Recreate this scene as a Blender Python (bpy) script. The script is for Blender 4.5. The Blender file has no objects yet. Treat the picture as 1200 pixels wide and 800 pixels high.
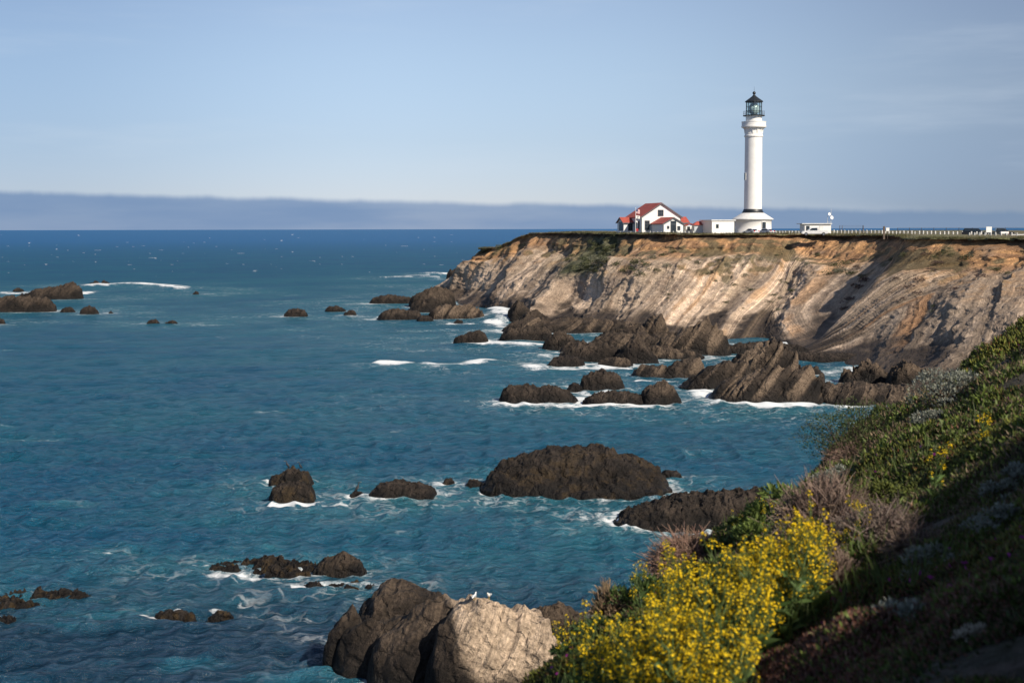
import bpy, bmesh, math, random
import numpy as np
from mathutils import Vector, Matrix, Euler
R = math.radians
rng = np.random.default_rng(11)
random.seed(5)
scene = bpy.context.scene
COL = scene.collection

# ------------------------------------------------------------------ camera
F = 1200 * 50 / 36.0
EYE = 20.0
Y0 = 267.4
PITCH = math.atan((400 - Y0) / F)
ROLL = R(-0.125)
cam_d = bpy.data.cameras.new('camera'); cam = bpy.data.objects.new('camera', cam_d); COL.objects.link(cam)
cam_d.lens = 50; cam_d.sensor_width = 36; cam_d.clip_start = 0.3; cam_d.clip_end = 60000
CM = Matrix.Rotation(R(90) - PITCH, 4, 'X') @ Matrix.Rotation(ROLL, 4, 'Z')
cam.matrix_world = Matrix.Translation((0, 0, EYE)) @ CM
cam_d.dof.use_dof = True; cam_d.dof.focus_distance = 170; cam_d.dof.aperture_fstop = 3.8
scene.camera = cam

# ------------------------------------------------------------------ light
SUN_AZ, SUN_EL = R(41), R(36)           # azimuth to the right of straight behind the camera
TO_SUN = Vector((math.sin(SUN_AZ) * math.cos(SUN_EL), -math.cos(SUN_AZ) * math.cos(SUN_EL), math.sin(SUN_EL)))
sl = bpy.data.lights.new('sun', 'SUN'); so = bpy.data.objects.new('sun', sl); COL.objects.link(so)
sl.energy = 5.0; sl.angle = R(0.53); sl.color = (1.0, 0.895, 0.755)
so.rotation_euler = (-TO_SUN).to_track_quat('-Z', 'Y').to_euler()
scene.view_settings.view_transform = 'Standard'; scene.view_settings.look = 'None'
scene.view_settings.gamma = 1; scene.view_settings.use_curve_mapping = False
scene.view_settings.exposure = 0.30

world = bpy.data.worlds.new('World'); scene.world = world; world.use_nodes = True
nt = world.node_tree; nt.nodes.clear()
def N(t, typ, **kw):
    n = t.nodes.new(typ)
    for k, v in kw.items():
        if k.startswith('i_'): n.inputs[k[2:].replace('_', ' ')].default_value = v
        elif k.startswith('n_'): n.inputs[int(k[2:])].default_value = v
        else: setattr(n, k, v)
    return n
def mathn(t, op, a, b=None, c=None, clamp=False):
    n = t.nodes.new('ShaderNodeMath'); n.operation = op; n.use_clamp = clamp
    for i, v in enumerate((a, b, c)):
        if v is None: continue
        if isinstance(v, (int, float)): n.inputs[i].default_value = v
        else: t.links.new(v, n.inputs[i])
    return n.outputs[0]
def mixc(t, fac, a, b, blend='MIX'):
    n = t.nodes.new('ShaderNodeMix'); n.data_type = 'RGBA'; n.blend_type = blend
    for s, v in ((n.inputs[0], fac), (n.inputs[6], a), (n.inputs[7], b)):
        if isinstance(v, (int, float)): s.default_value = v
        elif isinstance(v, tuple): s.default_value = (*v[:3], 1)
        else: t.links.new(v, s)
    return n.outputs[2]
def maprange(t, v, a, b, c=0.0, d=1.0, smooth=True):
    n = t.nodes.new('ShaderNodeMapRange'); n.interpolation_type = 'SMOOTHSTEP' if smooth else 'LINEAR'
    t.links.new(v, n.inputs[0])
    for i, q in enumerate((a, b, c, d)):
        if isinstance(q, (int, float)): n.inputs[i + 1].default_value = q
        else: t.links.new(q, n.inputs[i + 1])
    return n.outputs[0]
sky = N(nt, 'ShaderNodeTexSky', sky_type='NISHITA', sun_disc=False, sun_elevation=SUN_EL,
        sun_rotation=math.pi - SUN_AZ, altitude=20.0, air_density=1.0, dust_density=0.1, ozone_density=3.0)
bg = N(nt, 'ShaderNodeBackground'); bg.inputs[1].default_value = 0.105
wo = N(nt, 'ShaderNodeOutputWorld')
tc = N(nt, 'ShaderNodeTexCoord'); sx = N(nt, 'ShaderNodeSeparateXYZ')
nt.links.new(tc.outputs['Generated'], sx.inputs[0])
dx, dy, dz = sx.outputs
# distant fog bank lying on the sea: its top falls from west to east
az = mathn(nt, 'DIVIDE', dx, mathn(nt, 'MAXIMUM', dy, 0.05))
top = mathn(nt, 'MULTIPLY_ADD', az, -0.0215, 0.0180)
wn = N(nt, 'ShaderNodeTexNoise', noise_dimensions='1D'); wn.inputs['Scale'].default_value = 22; wn.inputs['Detail'].default_value = 5
nt.links.new(az, wn.inputs['W'])
top = mathn(nt, 'ADD', top, mathn(nt, 'MULTIPLY', mathn(nt, 'SUBTRACT', wn.outputs[0], 0.5), 0.0052))
d = mathn(nt, 'SUBTRACT', dz, top)
bank = maprange(nt, d, -0.0036, 0.0016, 1.0, 0.0)
veil = maprange(nt, d, 0.0, 0.02, 0.18, 0.0)
# thin high cirrus
mp = N(nt, 'ShaderNodeMapping'); mp.inputs['Scale'].default_value = (2.2, 1.0, 16)
nt.links.new(tc.outputs['Generated'], mp.inputs[0])
cn = N(nt, 'ShaderNodeTexNoise'); cn.inputs['Scale'].default_value = 2.4; cn.inputs['Detail'].default_value = 5; cn.inputs['Roughness'].default_value = 0.55
nt.links.new(mp.outputs[0], cn.inputs['Vector'])
cir = mathn(nt, 'MULTIPLY', maprange(nt, cn.outputs[0], 0.48, 0.8), 0.22)
hsv = N(nt, 'ShaderNodeHueSaturation'); hsv.inputs['Saturation'].default_value = 0.67; hsv.inputs['Value'].default_value = 0.80
nt.links.new(sky.outputs[0], hsv.inputs['Color'])
# low hazy air: bluer and dimmer towards the horizon, and dimmer landwards (to the right)
tint = mixc(nt, maprange(nt, dz, 0.01, 0.13), (.72, .775, 1.0), (.84, .91, 1.04))
c = mixc(nt, 1.0, hsv.outputs[0], tint, 'MULTIPLY')
land = maprange(nt, az, 0.05, 0.40)
c = mixc(nt, land, c, mixc(nt, 1.0, c, (.72, .715, .75), 'MULTIPLY'))
lowr = mathn(nt, 'MULTIPLY', maprange(nt, az, 0.0, 0.30), maprange(nt, dz, 0.01, 0.10, 1.0, 0.0))
c = mixc(nt, lowr, c, mixc(nt, 1.0, c, (.72, .85, 1.0), 'MULTIPLY'))
c = mixc(nt, maprange(nt, az, -0.36, -0.06, 1.0, 0.0), c, mixc(nt, 1.0, c, (.70, .745, .80), 'MULTIPLY'))
c = mixc(nt, cir, c, (5.0, 5.7, 6.5))
BANK = mixc(nt, land, (1.45, 2.27, 3.75), (1.3, 2.05, 3.25))
bn2 = N(nt, 'ShaderNodeTexNoise'); bn2.inputs['Scale'].default_value = 3.0; bn2.inputs['Detail'].default_value = 6; nt.links.new(mp.outputs[0], bn2.inputs['Vector'])
bden = mathn(nt, 'MULTIPLY', maprange(nt, bn2.outputs[0], .3, .7, .74, .96), maprange(nt, az, .05, .40, 1.0, .72))
c = mixc(nt, mathn(nt, 'MULTIPLY', bank, bden), c, BANK)
nt.links.new(c, bg.inputs[0]); nt.links.new(bg.outputs[0], wo.inputs[0])

# ------------------------------------------------------------------ helpers
CM3 = np.array(CM.to_3x3())
def ray(px, py):
    v = np.array([(px - 600) / F, (400 - py) / F, -1.0]); return CM3 @ v
def at(px, py, D):
    v = ray(px, py); t = D / v[1]; return np.array([v[0] * t, D, EYE + v[2] * t])
def on_z(px, py, z=0.0):
    v = ray(px, py); t = (z - EYE) / v[2]; return np.array([v[0] * t, v[1] * t, z])
def X(px, D): return (px - 600) / F * D

def _h(ix, iy, iz, seed):
    n = (ix.astype(np.int64) * 374761393 + iy.astype(np.int64) * 668265263 + iz.astype(np.int64) * 2147483647 * 3 + seed * 1274126177) & 0xffffffff
    n = ((n ^ (n >> 13)) * 1274126177) & 0xffffffff
    n = ((n ^ (n >> 16)) * 2246822519) & 0xffffffff
    return ((n ^ (n >> 15)) & 0xffff) / 32767.5 - 1.0
def vn(x, y, z=0.0, seed=0):
    x, y, z = np.broadcast_arrays(np.asarray(x, float), np.asarray(y, float), np.asarray(z, float))
    ix, iy, iz = np.floor(x), np.floor(y), np.floor(z)
    fx, fy, fz = x - ix, y - iy, z - iz
    fx, fy, fz = [q * q * q * (q * (q * 6 - 15) + 10) for q in (fx, fy, fz)]
    r = 0
    for a in (0, 1):
        for b in (0, 1):
            for c_ in (0, 1):
                w = (fx if a else 1 - fx) * (fy if b else 1 - fy) * (fz if c_ else 1 - fz)
                r = r + w * _h(ix + a, iy + b, iz + c_, seed)
    return r
def fbm(x, y, z=0.0, octv=4, gain=0.5, seed=0, ridge=False):
    r, a, s = 0, 1.0, 0
    for o in range(octv):
        q = vn(x * 2 ** o + o * 7.3, y * 2 ** o + o * 3.1, np.asarray(z) * 2 ** o, seed + o)
        if ridge: q = 1 - 2 * np.abs(q)
        r = r + a * q; s += a; a *= gain
    return r / s
def sst(a, b, v):
    t = np.clip((v - a) / (b - a), 0, 1); return t * t * (3 - 2 * t)
def lerp(a, b, t):
    a = np.asarray(a, float); b = np.asarray(b, float); t = np.asarray(t)[..., None]
    return a * (1 - t) + b * t

def npmesh(name, V, faces, mat, attrs=None, smooth=True, parent=None, link=True):
    """faces: list of int arrays (n,k)"""
    me = bpy.data.meshes.new(name)
    V = np.asarray(V, np.float32).reshape(-1, 3)
    me.vertices.add(len(V)); me.vertices.foreach_set('co', np.ascontiguousarray(V.ravel()))
    tot = sum(f.size for f in faces); nf = sum(len(f) for f in faces)
    me.loops.add(tot); me.polygons.add(nf)
    me.loops.foreach_set('vertex_index', np.concatenate([f.ravel() for f in faces]).astype(np.int32))
    cnt = np.concatenate([np.full(len(f), f.shape[1]) for f in faces])
    st = np.concatenate([[0], np.cumsum(cnt)[:-1]])
    me.polygons.foreach_set('loop_start', st.astype(np.int32))
    me.update(calc_edges=True)
    if smooth: me.polygons.foreach_set('use_smooth', [True] * nf)
    for k, v in (attrs or {}).items():
        v = np.asarray(v, np.float32)
        if v.size == len(V):
            a = me.attributes.new(k, 'FLOAT', 'POINT'); a.data.foreach_set('value', np.ascontiguousarray(v.ravel()))
        else:
            v = v.reshape(-1, 3); a = me.attributes.new(k, 'FLOAT_COLOR', 'POINT')
            a.data.foreach_set('color', np.concatenate([v, np.ones((len(v), 1), np.float32)], 1).ravel())
    me.validate()
    if mat: me.materials.append(mat)
    o = bpy.data.objects.new(name, me)
    if link: COL.objects.link(o)
    if parent: o.parent = parent
    return o
def gridfaces(n, m, flip=False):
    i = np.arange(n - 1)[:, None] * m + np.arange(m - 1)[None, :]
    f = np.stack([i, i + m, i + m + 1, i + 1], -1).reshape(-1, 4)
    return f[:, ::-1] if flip else f
def tag(o, label=None, cat=None, group=None, kind=None):
    if label: o['label'] = label
    if cat: o['category'] = cat
    if group: o['group'] = group
    if kind: o['kind'] = kind
    return o
def emp(name, label, cat, loc, rz=0, group=None):
    o = bpy.data.objects.new(name, None); COL.objects.link(o)
    o.location = loc; o.rotation_euler = (0, 0, rz); o.empty_display_size = 0.3
    return tag(o, label, cat, group)
def mobj(name, bm, mat, parent=None, smooth=False):
    me = bpy.data.meshes.new(name)
    bmesh.ops.recalc_face_normals(bm, faces=bm.faces)
    bm.to_mesh(me); bm.free(); me.materials.append(mat)
    if smooth:
        for p in me.polygons: p.use_smooth = True
    o = bpy.data.objects.new(name, me); COL.objects.link(o)
    if parent: o.parent = parent
    return o
def box(bm, x0, x1, y0, y1, z0, z1):
    v = [bm.verts.new(p) for p in ((x0, y0, z0), (x1, y0, z0), (x1, y1, z0), (x0, y1, z0), (x0, y0, z1), (x1, y0, z1), (x1, y1, z1), (x0, y1, z1))]
    for f in ((0, 3, 2, 1), (4, 5, 6, 7), (0, 1, 5, 4), (1, 2, 6, 5), (2, 3, 7, 6), (3, 0, 4, 7)): bm.faces.new([v[i] for i in f])
    return bm
def B(*a):
    bm = bmesh.new(); box(bm, *a); return bm
def lathe(bm, prof, n=40, a0=0.0, cx=0, cy=0):
    rings = []
    for r, z in prof:
        rings.append([bm.verts.new((cx + r * math.cos(a0 + 2 * math.pi * k / n), cy + r * math.sin(a0 + 2 * math.pi * k / n), z)) for k in range(n)])
    for a, b in zip(rings, rings[1:]):
        for k in range(n): bm.faces.new((a[k], a[(k + 1) % n], b[(k + 1) % n], b[k]))
    bm.faces.new(rings[0][::-1]); bm.faces.new(rings[-1]); return bm
def tube(bm, p0, p1, r0, r1=None, n=6):
    r1 = r0 if r1 is None else r1
    p0, p1 = Vector(p0), Vector(p1); q = (p1 - p0).to_track_quat('Z', 'Y')
    ra = [bm.verts.new(p0 + q @ Vector((r0 * math.cos(2 * math.pi * k / n), r0 * math.sin(2 * math.pi * k / n), 0))) for k in range(n)]
    rb = [bm.verts.new(p1 + q @ Vector((r1 * math.cos(2 * math.pi * k / n), r1 * math.sin(2 * math.pi * k / n), 0))) for k in range(n)]
    for k in range(n): bm.faces.new((ra[k], ra[(k + 1) % n], rb[(k + 1) % n], rb[k]))
    bm.faces.new(ra[::-1]); bm.faces.new(rb); return bm
def prism(bm, poly, y0, y1, axis='y'):
    """poly in (x,z), extruded along y (or poly in (y,z) along x)"""
    mk = (lambda a, b, t: (a, t, b)) if axis == 'y' else (lambda a, b, t: (t, a, b))
    A = [bm.verts.new(mk(a, b, y0)) for a, b in poly]; C = [bm.verts.new(mk(a, b, y1)) for a, b in poly]
    k = len(poly)
    for i in range(k): bm.faces.new((A[i], A[(i + 1) % k], C[(i + 1) % k], C[i]))
    bm.faces.new(A[::-1]); bm.faces.new(C); return bm

# ------------------------------------------------------------------ materials
def newmat(name):
    m = bpy.data.materials.new(name); m.use_nodes = True
    return m, m.node_tree, m.node_tree.nodes['Principled BSDF']
def attr(t, name): return N(t, 'ShaderNodeAttribute', attribute_name=name)
def paint(name, col, rough=0.6, dirt=0.12, scale=1.5, metal=0.0, bump=0.0):
    m, t, p = newmat(name)
    g = N(t, 'ShaderNodeTexCoord')
    n = N(t, 'ShaderNodeTexNoise'); n.inputs['Scale'].default_value = scale; n.inputs['Detail'].default_value = 6; n.inputs['Roughness'].default_value = .65
    t.links.new(g.outputs['Object'], n.inputs['Vector'])
    k = tuple(c_ * (1 - 2.2 * dirt) for c_ in col)
    t.links.new(mixc(t, maprange(t, n.outputs[0], .35, .75), col, k), p.inputs['Base Color'])
    p.inputs['Roughness'].default_value = rough; p.inputs['Metallic'].default_value = metal
    if bump:
        b = N(t, 'ShaderNodeBump'); b.inputs['Strength'].default_value = bump; b.inputs['Distance'].default_value = .02
        t.links.new(n.outputs[0], b.inputs['Height']); t.links.new(b.outputs[0], p.inputs['Normal'])
    return m
def rockmat(name, f1=1.6, f2=6.0, var=0.75, bump=0.5, crack=0.0):
    m, t, p = newmat(name)
    c_ = attr(t, 'Col').outputs['Color']; s = attr(t, 'strata').outputs['Fac']; w = attr(t, 'wet').outputs['Fac']
    g = N(t, 'ShaderNodeNewGeometry')
    def n1(sc):
        n = N(t, 'ShaderNodeTexNoise', noise_dimensions='1D'); n.inputs['Scale'].default_value = sc; n.inputs['Detail'].default_value = 3; n.inputs['Roughness'].default_value = .7
        t.links.new(s, n.inputs['W']); return n.outputs[0]
    def n3(sc, dt=6):
        n = N(t, 'ShaderNodeTexNoise'); n.inputs['Scale'].default_value = sc; n.inputs['Detail'].default_value = dt; n.inputs['Roughness'].default_value = .65
        t.links.new(g.outputs['Position'], n.inputs['Vector']); return n.outputs[0]
    a, b, q, q2 = n1(f1), n1(f2), n3(.9), n3(4.5)
    k = mathn(t, 'MULTIPLY', maprange(t, a, .3, .7, 1 - var * .45, 1 + var * .4), maprange(t, q, .3, .7, .78, 1.22))
    k = mathn(t, 'MULTIPLY', k, maprange(t, q2, .3, .7, .62, 1.38))
    k = mathn(t, 'MULTIPLY', k, maprange(t, b, .3, .7, 1 - var * .2, 1 + var * .2))
    vm = N(t, 'ShaderNodeVectorMath', operation='SCALE'); t.links.new(c_, vm.inputs[0]); t.links.new(k, vm.inputs['Scale'])
    t.links.new(vm.outputs[0], p.inputs['Base Color'])
    t.links.new(maprange(t, w, 0, 1, .92, .38), p.inputs['Roughness'])
    p.inputs['Specular IOR Level'].default_value = .3
    hgt = mathn(t, 'ADD', mathn(t, 'MULTIPLY', a, .5), mathn(t, 'ADD', mathn(t, 'MULTIPLY', q2, .35), mathn(t, 'MULTIPLY', n3(14, 4), .22)))
    hgt = mathn(t, 'ADD', hgt, mathn(t, 'MULTIPLY', b, .25))
    vo = N(t, 'ShaderNodeTexVoronoi', feature='DISTANCE_TO_EDGE'); vo.inputs['Scale'].default_value = .9
    wv_ = N(t, 'ShaderNodeVectorMath', operation='ADD'); nw = N(t, 'ShaderNodeTexNoise'); nw.inputs['Scale'].default_value = 1.3; nw.inputs['Detail'].default_value = 4
    t.links.new(g.outputs['Position'], nw.inputs['Vector']); t.links.new(g.outputs['Position'], wv_.inputs[0]); t.links.new(nw.outputs['Color'], wv_.inputs[1]); t.links.new(wv_.outputs[0], vo.inputs['Vector'])
    hgt = mathn(t, 'ADD', hgt, mathn(t, 'MULTIPLY', maprange(t, vo.outputs['Distance'], 0, .2), crack))
    bp = N(t, 'ShaderNodeBump'); bp.inputs['Strength'].default_value = bump; bp.inputs['Distance'].default_value = .5
    t.links.new(hgt, bp.inputs['Height']); t.links.new(bp.outputs[0], p.inputs['Normal'])
    return m
M_cliff = rockmat('banded_cliff_rock', 1.0, 3.8, .72, 1.0, .12)
M_rock = rockmat('dark_sea_rock', 1.6, 6.5, .5, 1.0, .34)
def leafmat(name, transl=.25, rough=.55):
    m, t, p = newmat(name)
    c_ = attr(t, 'Col').outputs['Color']
    t.links.new(c_, p.inputs['Base Color']); p.inputs['Roughness'].default_value = rough; p.inputs['Specular IOR Level'].default_value = .3
    tr = N(t, 'ShaderNodeBsdfTranslucent'); t.links.new(c_, tr.inputs[0])
    mx = N(t, 'ShaderNodeMixShader'); mx.inputs[0].default_value = transl
    t.links.new(p.outputs[0], mx.inputs[1]); t.links.new(tr.outputs[0], mx.inputs[2])
    t.links.new(mx.outputs[0], t.nodes['Material Output'].inputs['Surface'])
    return m
M_leaf = leafmat('leaf'); M_petal = leafmat('petal', .35, .7)
M_twig = leafmat('dry_twig', .05, .9)
# ------------------------------------------------------------------ lumps: skyline given in picture units, turned into a real footprint and heights
LUMPS = []
def lump(sky, base_y, ratio=.7, skew=0.0, pw=2.3, q=.55):
    s = np.array(sky, float)
    x0, x1 = s[0, 0], s[-1, 0]; mid = (x0 + x1) / 2
    Df = on_z(mid, base_y)[1]
    w = (x1 - x0) / F * Df; dep = max(ratio * w, .5); D = Df + dep / 2
    xs = np.array([at(px, py, D)[0] for px, py in s]); zs = np.array([max(at(px, py, D)[2] * .86, .05) for px, py in s])
    L = dict(xs=xs, zs=zs, xc=(xs[0] + xs[-1]) / 2, hw=(xs[-1] - xs[0]) / 2, yc=D, hd=dep / 2, skew=skew, pw=pw, q=q)
    LUMPS.append(L); return L
def lump_h(L, x, y):
    a = (x - L['xc']) / L['hw']; aa = np.clip(np.abs(a), 0, 1)
    H = np.interp(x, L['xs'], L['zs'])
    hd = L['hd'] * np.sqrt(np.clip(1 - aa ** 4, .02, 1))
    b = (y - L['yc'] - L['skew'] * (x - L['xc'])) / hd
    g = np.clip(1 - np.abs(b) ** L['pw'], 0, 1) ** L['q']
    e = np.clip((1 - np.abs(a)) * L['hw'] / (0.12 * L['hw'] + .15), 0, 1) ** .6
    out = np.maximum(np.abs(b) - 1, 0) * hd + np.maximum(np.abs(a) - 1, 0) * L['hw']
    return H * g * e - .9 * np.minimum(out, 4) - .25 * (g * e < .001)
DIP = R(52)
def strata_of(x, y, z, dip=DIP, wy=.22):
    wx = 2.2 * vn(x / 16, y / 16, z / 16, 91); 
    return x * math.sin(dip) - z * math.cos(dip) + wy * y + wx
def rock(label, lumps, group=None, rough=1.0, tan=0.0, strat=1.0, pale=None, kelp=0.0, band=0.0, awash=0.0, cat='sea rock', name='sea_rock', dip=DIP, wy=.22):
    L = [lump(*l[:2], **(l[2] if len(l) > 2 else {})) for l in lumps]
    x0 = min(l['xc'] - l['hw'] for l in L); x1 = max(l['xc'] + l['hw'] for l in L)
    y0 = min(l['yc'] - l['hd'] - abs(l['skew']) * l['hw'] for l in L); y1 = max(l['yc'] + l['hd'] + abs(l['skew']) * l['hw'] for l in L)
    D = (y0 + y1) / 2; cell = max(D / 1422 * .85, .05); pad = .4 + .04 * (x1 - x0)
    nx = int(np.clip((x1 - x0 + 2 * pad) / cell, 14, 420)); ny = int(np.clip((y1 - y0 + 2 * pad) / cell, 14, 320))
    gx, gy = np.meshgrid(np.linspace(x0 - pad, x1 + pad, nx), np.linspace(y0 - pad, y1 + pad, ny), indexing='ij')
    Hm = max(l['zs'].max() for l in L)
    sc = max(Hm, .8)
    wxx = gx + .22 * sc * fbm(gx / sc * .9, gy / sc * .9, 3.3, 3, seed=5); wyy = gy + .22 * sc * fbm(gx / sc * .9, gy / sc * .9, 8.3, 3, seed=9)
    z = np.max([lump_h(l, wxx, wyy) for l in L], 0)
    z = np.where(z > 0, z * (1 + .11 * rough * fbm(gx / (.22 * sc), gy / (.5 * sc), 0, 4, seed=15)), z)
    stp = (.16 + .05 * vn(gx / sc, gy / sc, 0, 16)) * sc; tt = z / stp + .9 * fbm(gx / (.7 * sc), gy / (.7 * sc), 0, 3, seed=17) + .35 * gx / sc
    zt = z + stp * (sst(.15, .7, tt - np.floor(tt)) - (tt - np.floor(tt))) * .75 * rough
    z = np.where(z > .05, zt, z)
    if awash: z = np.where(z > 0, z * (1 - .4 * awash), z) - awash * sc * np.clip(.25 + .75 * fbm(gx / (.55 * sc), gy / (.55 * sc), 0, 3, seed=18), -.1, 1) * sst(-.2, .2, z)
    land = sst(-.3, .35 * sc, z)
    z = z + rough * sc * land * (.16 * fbm(gx / sc * 1.6, gy / sc * 1.6, 1.1, 3, seed=21, ridge=True) - .03)
    s = strata_of(gx, gy, z, dip, wy)
    rib = vn(s / (.28 * sc ** .7), z * .15, gy * .07, 33) + .6 * vn(s / (.12 * sc ** .7), z * .2, gy * .07, 34) + .4 * np.abs(vn(s / (.6 * sc ** .7), z * .1, 0, 35))
    z = z + strat * .09 * sc ** .8 * land * rib
    am = rough * .1 * sc ** .8 * land
    dx_ = am * fbm(gx / (.3 * sc), z / (.3 * sc), gy / (.3 * sc), 3, seed=41); dy_ = am * fbm(gx / (.3 * sc), z / (.3 * sc), gy / (.3 * sc), 3, seed=45)
    z = z + am * 1.1 * fbm(gx / (.2 * sc), gy / (.2 * sc), 0, 4, .65, seed=49) + am * .8 * fbm(gx / (.4 * sc), gy / (.4 * sc), 0, 4, .6, seed=52, ridge=True)
    V = np.stack([gx + dx_, gy + dy_, z], -1)
    s = strata_of(V[..., 0], V[..., 1], V[..., 2], dip, wy)
    n1 = fbm(gx / (.5 * sc), gy / (.5 * sc), z / (.5 * sc), 4, seed=61); n2 = vn(s / 1.1, 0, 0, 63)
    zr = z / Hm
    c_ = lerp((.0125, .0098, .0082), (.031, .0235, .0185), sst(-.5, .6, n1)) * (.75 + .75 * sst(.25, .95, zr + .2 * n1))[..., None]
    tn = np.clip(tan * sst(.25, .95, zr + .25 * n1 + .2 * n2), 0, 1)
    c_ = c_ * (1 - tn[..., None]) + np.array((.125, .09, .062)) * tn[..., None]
    if band:
        bn = vn(s / .75, z * .1, 0, 64) + .5 * vn(s / .3, z * .1, 0, 66)
        bm_ = np.clip(band * sst(-.15, .45, bn + .25 * n1) * sst(.05, .3, zr), 0, 1); c_ = c_ * (1 - bm_[..., None]) + np.array((.20, .145, .10)) * bm_[..., None]
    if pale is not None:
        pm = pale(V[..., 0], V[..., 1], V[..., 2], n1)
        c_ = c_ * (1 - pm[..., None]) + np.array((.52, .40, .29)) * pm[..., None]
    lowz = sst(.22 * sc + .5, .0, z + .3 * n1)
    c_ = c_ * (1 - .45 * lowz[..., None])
    if kelp:
        km = kelp * sst(.0, .5, n1 + .3 * vn(gx / .3, gy / .3, 0, 77))
        c_ = c_ * (1 - km[..., None]) + np.array((.05, .032, .012)) * km[..., None]
    wet = np.clip(.75 * lowz + .25 * sst(0, .7, n1), 0, 1)
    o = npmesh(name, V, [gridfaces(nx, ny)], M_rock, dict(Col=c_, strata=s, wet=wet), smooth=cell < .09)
    tag(o, label, cat, group)
    return o
REEF = 'rocks of the reef off the headland'
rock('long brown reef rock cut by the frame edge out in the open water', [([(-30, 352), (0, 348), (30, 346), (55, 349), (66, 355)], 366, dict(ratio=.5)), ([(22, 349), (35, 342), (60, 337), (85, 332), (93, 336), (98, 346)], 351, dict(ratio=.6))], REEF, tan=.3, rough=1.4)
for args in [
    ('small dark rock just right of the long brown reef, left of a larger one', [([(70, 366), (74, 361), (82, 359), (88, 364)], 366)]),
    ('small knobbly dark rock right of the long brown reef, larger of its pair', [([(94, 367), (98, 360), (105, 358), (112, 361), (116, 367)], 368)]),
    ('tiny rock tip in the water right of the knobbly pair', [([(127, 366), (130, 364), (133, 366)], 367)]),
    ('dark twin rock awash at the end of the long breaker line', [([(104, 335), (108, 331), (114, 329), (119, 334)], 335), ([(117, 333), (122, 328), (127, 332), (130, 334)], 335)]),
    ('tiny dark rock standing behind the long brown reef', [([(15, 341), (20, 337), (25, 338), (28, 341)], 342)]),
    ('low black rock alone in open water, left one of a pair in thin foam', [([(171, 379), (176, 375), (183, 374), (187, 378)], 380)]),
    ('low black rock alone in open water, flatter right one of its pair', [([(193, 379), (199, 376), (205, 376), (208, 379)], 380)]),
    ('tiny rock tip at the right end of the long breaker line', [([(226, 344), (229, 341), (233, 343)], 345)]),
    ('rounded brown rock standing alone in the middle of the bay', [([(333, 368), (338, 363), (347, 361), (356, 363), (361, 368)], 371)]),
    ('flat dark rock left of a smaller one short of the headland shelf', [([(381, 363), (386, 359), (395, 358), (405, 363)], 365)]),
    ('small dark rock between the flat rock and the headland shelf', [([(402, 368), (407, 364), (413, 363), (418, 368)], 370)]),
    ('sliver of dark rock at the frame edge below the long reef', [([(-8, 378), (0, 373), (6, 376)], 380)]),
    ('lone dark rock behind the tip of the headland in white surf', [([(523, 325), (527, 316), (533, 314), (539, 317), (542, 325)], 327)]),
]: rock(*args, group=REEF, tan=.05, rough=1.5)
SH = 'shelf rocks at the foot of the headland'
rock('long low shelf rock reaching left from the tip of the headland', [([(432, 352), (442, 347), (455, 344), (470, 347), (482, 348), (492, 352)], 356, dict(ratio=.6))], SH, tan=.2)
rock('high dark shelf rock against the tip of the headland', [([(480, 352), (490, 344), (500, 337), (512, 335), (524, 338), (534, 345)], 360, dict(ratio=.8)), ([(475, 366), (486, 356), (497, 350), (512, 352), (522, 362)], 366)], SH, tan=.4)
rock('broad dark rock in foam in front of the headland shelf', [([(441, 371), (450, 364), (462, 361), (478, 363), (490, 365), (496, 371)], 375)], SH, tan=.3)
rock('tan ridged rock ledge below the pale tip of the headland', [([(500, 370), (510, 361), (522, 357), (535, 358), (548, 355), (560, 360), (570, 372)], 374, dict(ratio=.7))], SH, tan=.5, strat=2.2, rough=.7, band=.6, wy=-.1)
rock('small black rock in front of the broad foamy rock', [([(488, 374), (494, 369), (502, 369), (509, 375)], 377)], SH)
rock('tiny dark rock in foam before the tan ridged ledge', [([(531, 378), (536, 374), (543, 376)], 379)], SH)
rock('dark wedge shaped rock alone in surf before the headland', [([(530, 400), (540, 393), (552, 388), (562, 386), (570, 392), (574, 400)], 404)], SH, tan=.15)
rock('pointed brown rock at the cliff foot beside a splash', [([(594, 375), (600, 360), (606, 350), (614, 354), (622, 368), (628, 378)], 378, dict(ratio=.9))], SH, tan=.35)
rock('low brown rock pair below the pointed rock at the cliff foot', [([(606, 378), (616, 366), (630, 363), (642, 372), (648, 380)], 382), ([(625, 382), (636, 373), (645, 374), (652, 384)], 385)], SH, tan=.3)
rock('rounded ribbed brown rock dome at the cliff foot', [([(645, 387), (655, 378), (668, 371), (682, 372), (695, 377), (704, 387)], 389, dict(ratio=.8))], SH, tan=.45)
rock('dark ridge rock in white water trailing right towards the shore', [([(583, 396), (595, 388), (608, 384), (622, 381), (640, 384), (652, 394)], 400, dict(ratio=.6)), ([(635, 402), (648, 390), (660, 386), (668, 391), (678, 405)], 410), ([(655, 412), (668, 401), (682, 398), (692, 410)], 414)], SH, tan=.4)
rock('craggy shore ridge with a sharp brown peak behind the pool rocks', [([(650, 418), (672, 405), (695, 400), (715, 402), (730, 412), (742, 420)], 424, dict(ratio=.6)), ([(715, 424), (728, 410), (740, 394), (747, 388), (752, 396), (760, 411), (772, 424)], 427, dict(ratio=1.0)), ([(690, 402), (715, 388), (745, 384), (775, 388), (800, 395)], 405, dict(ratio=.5))], SH, tan=.45)
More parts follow.
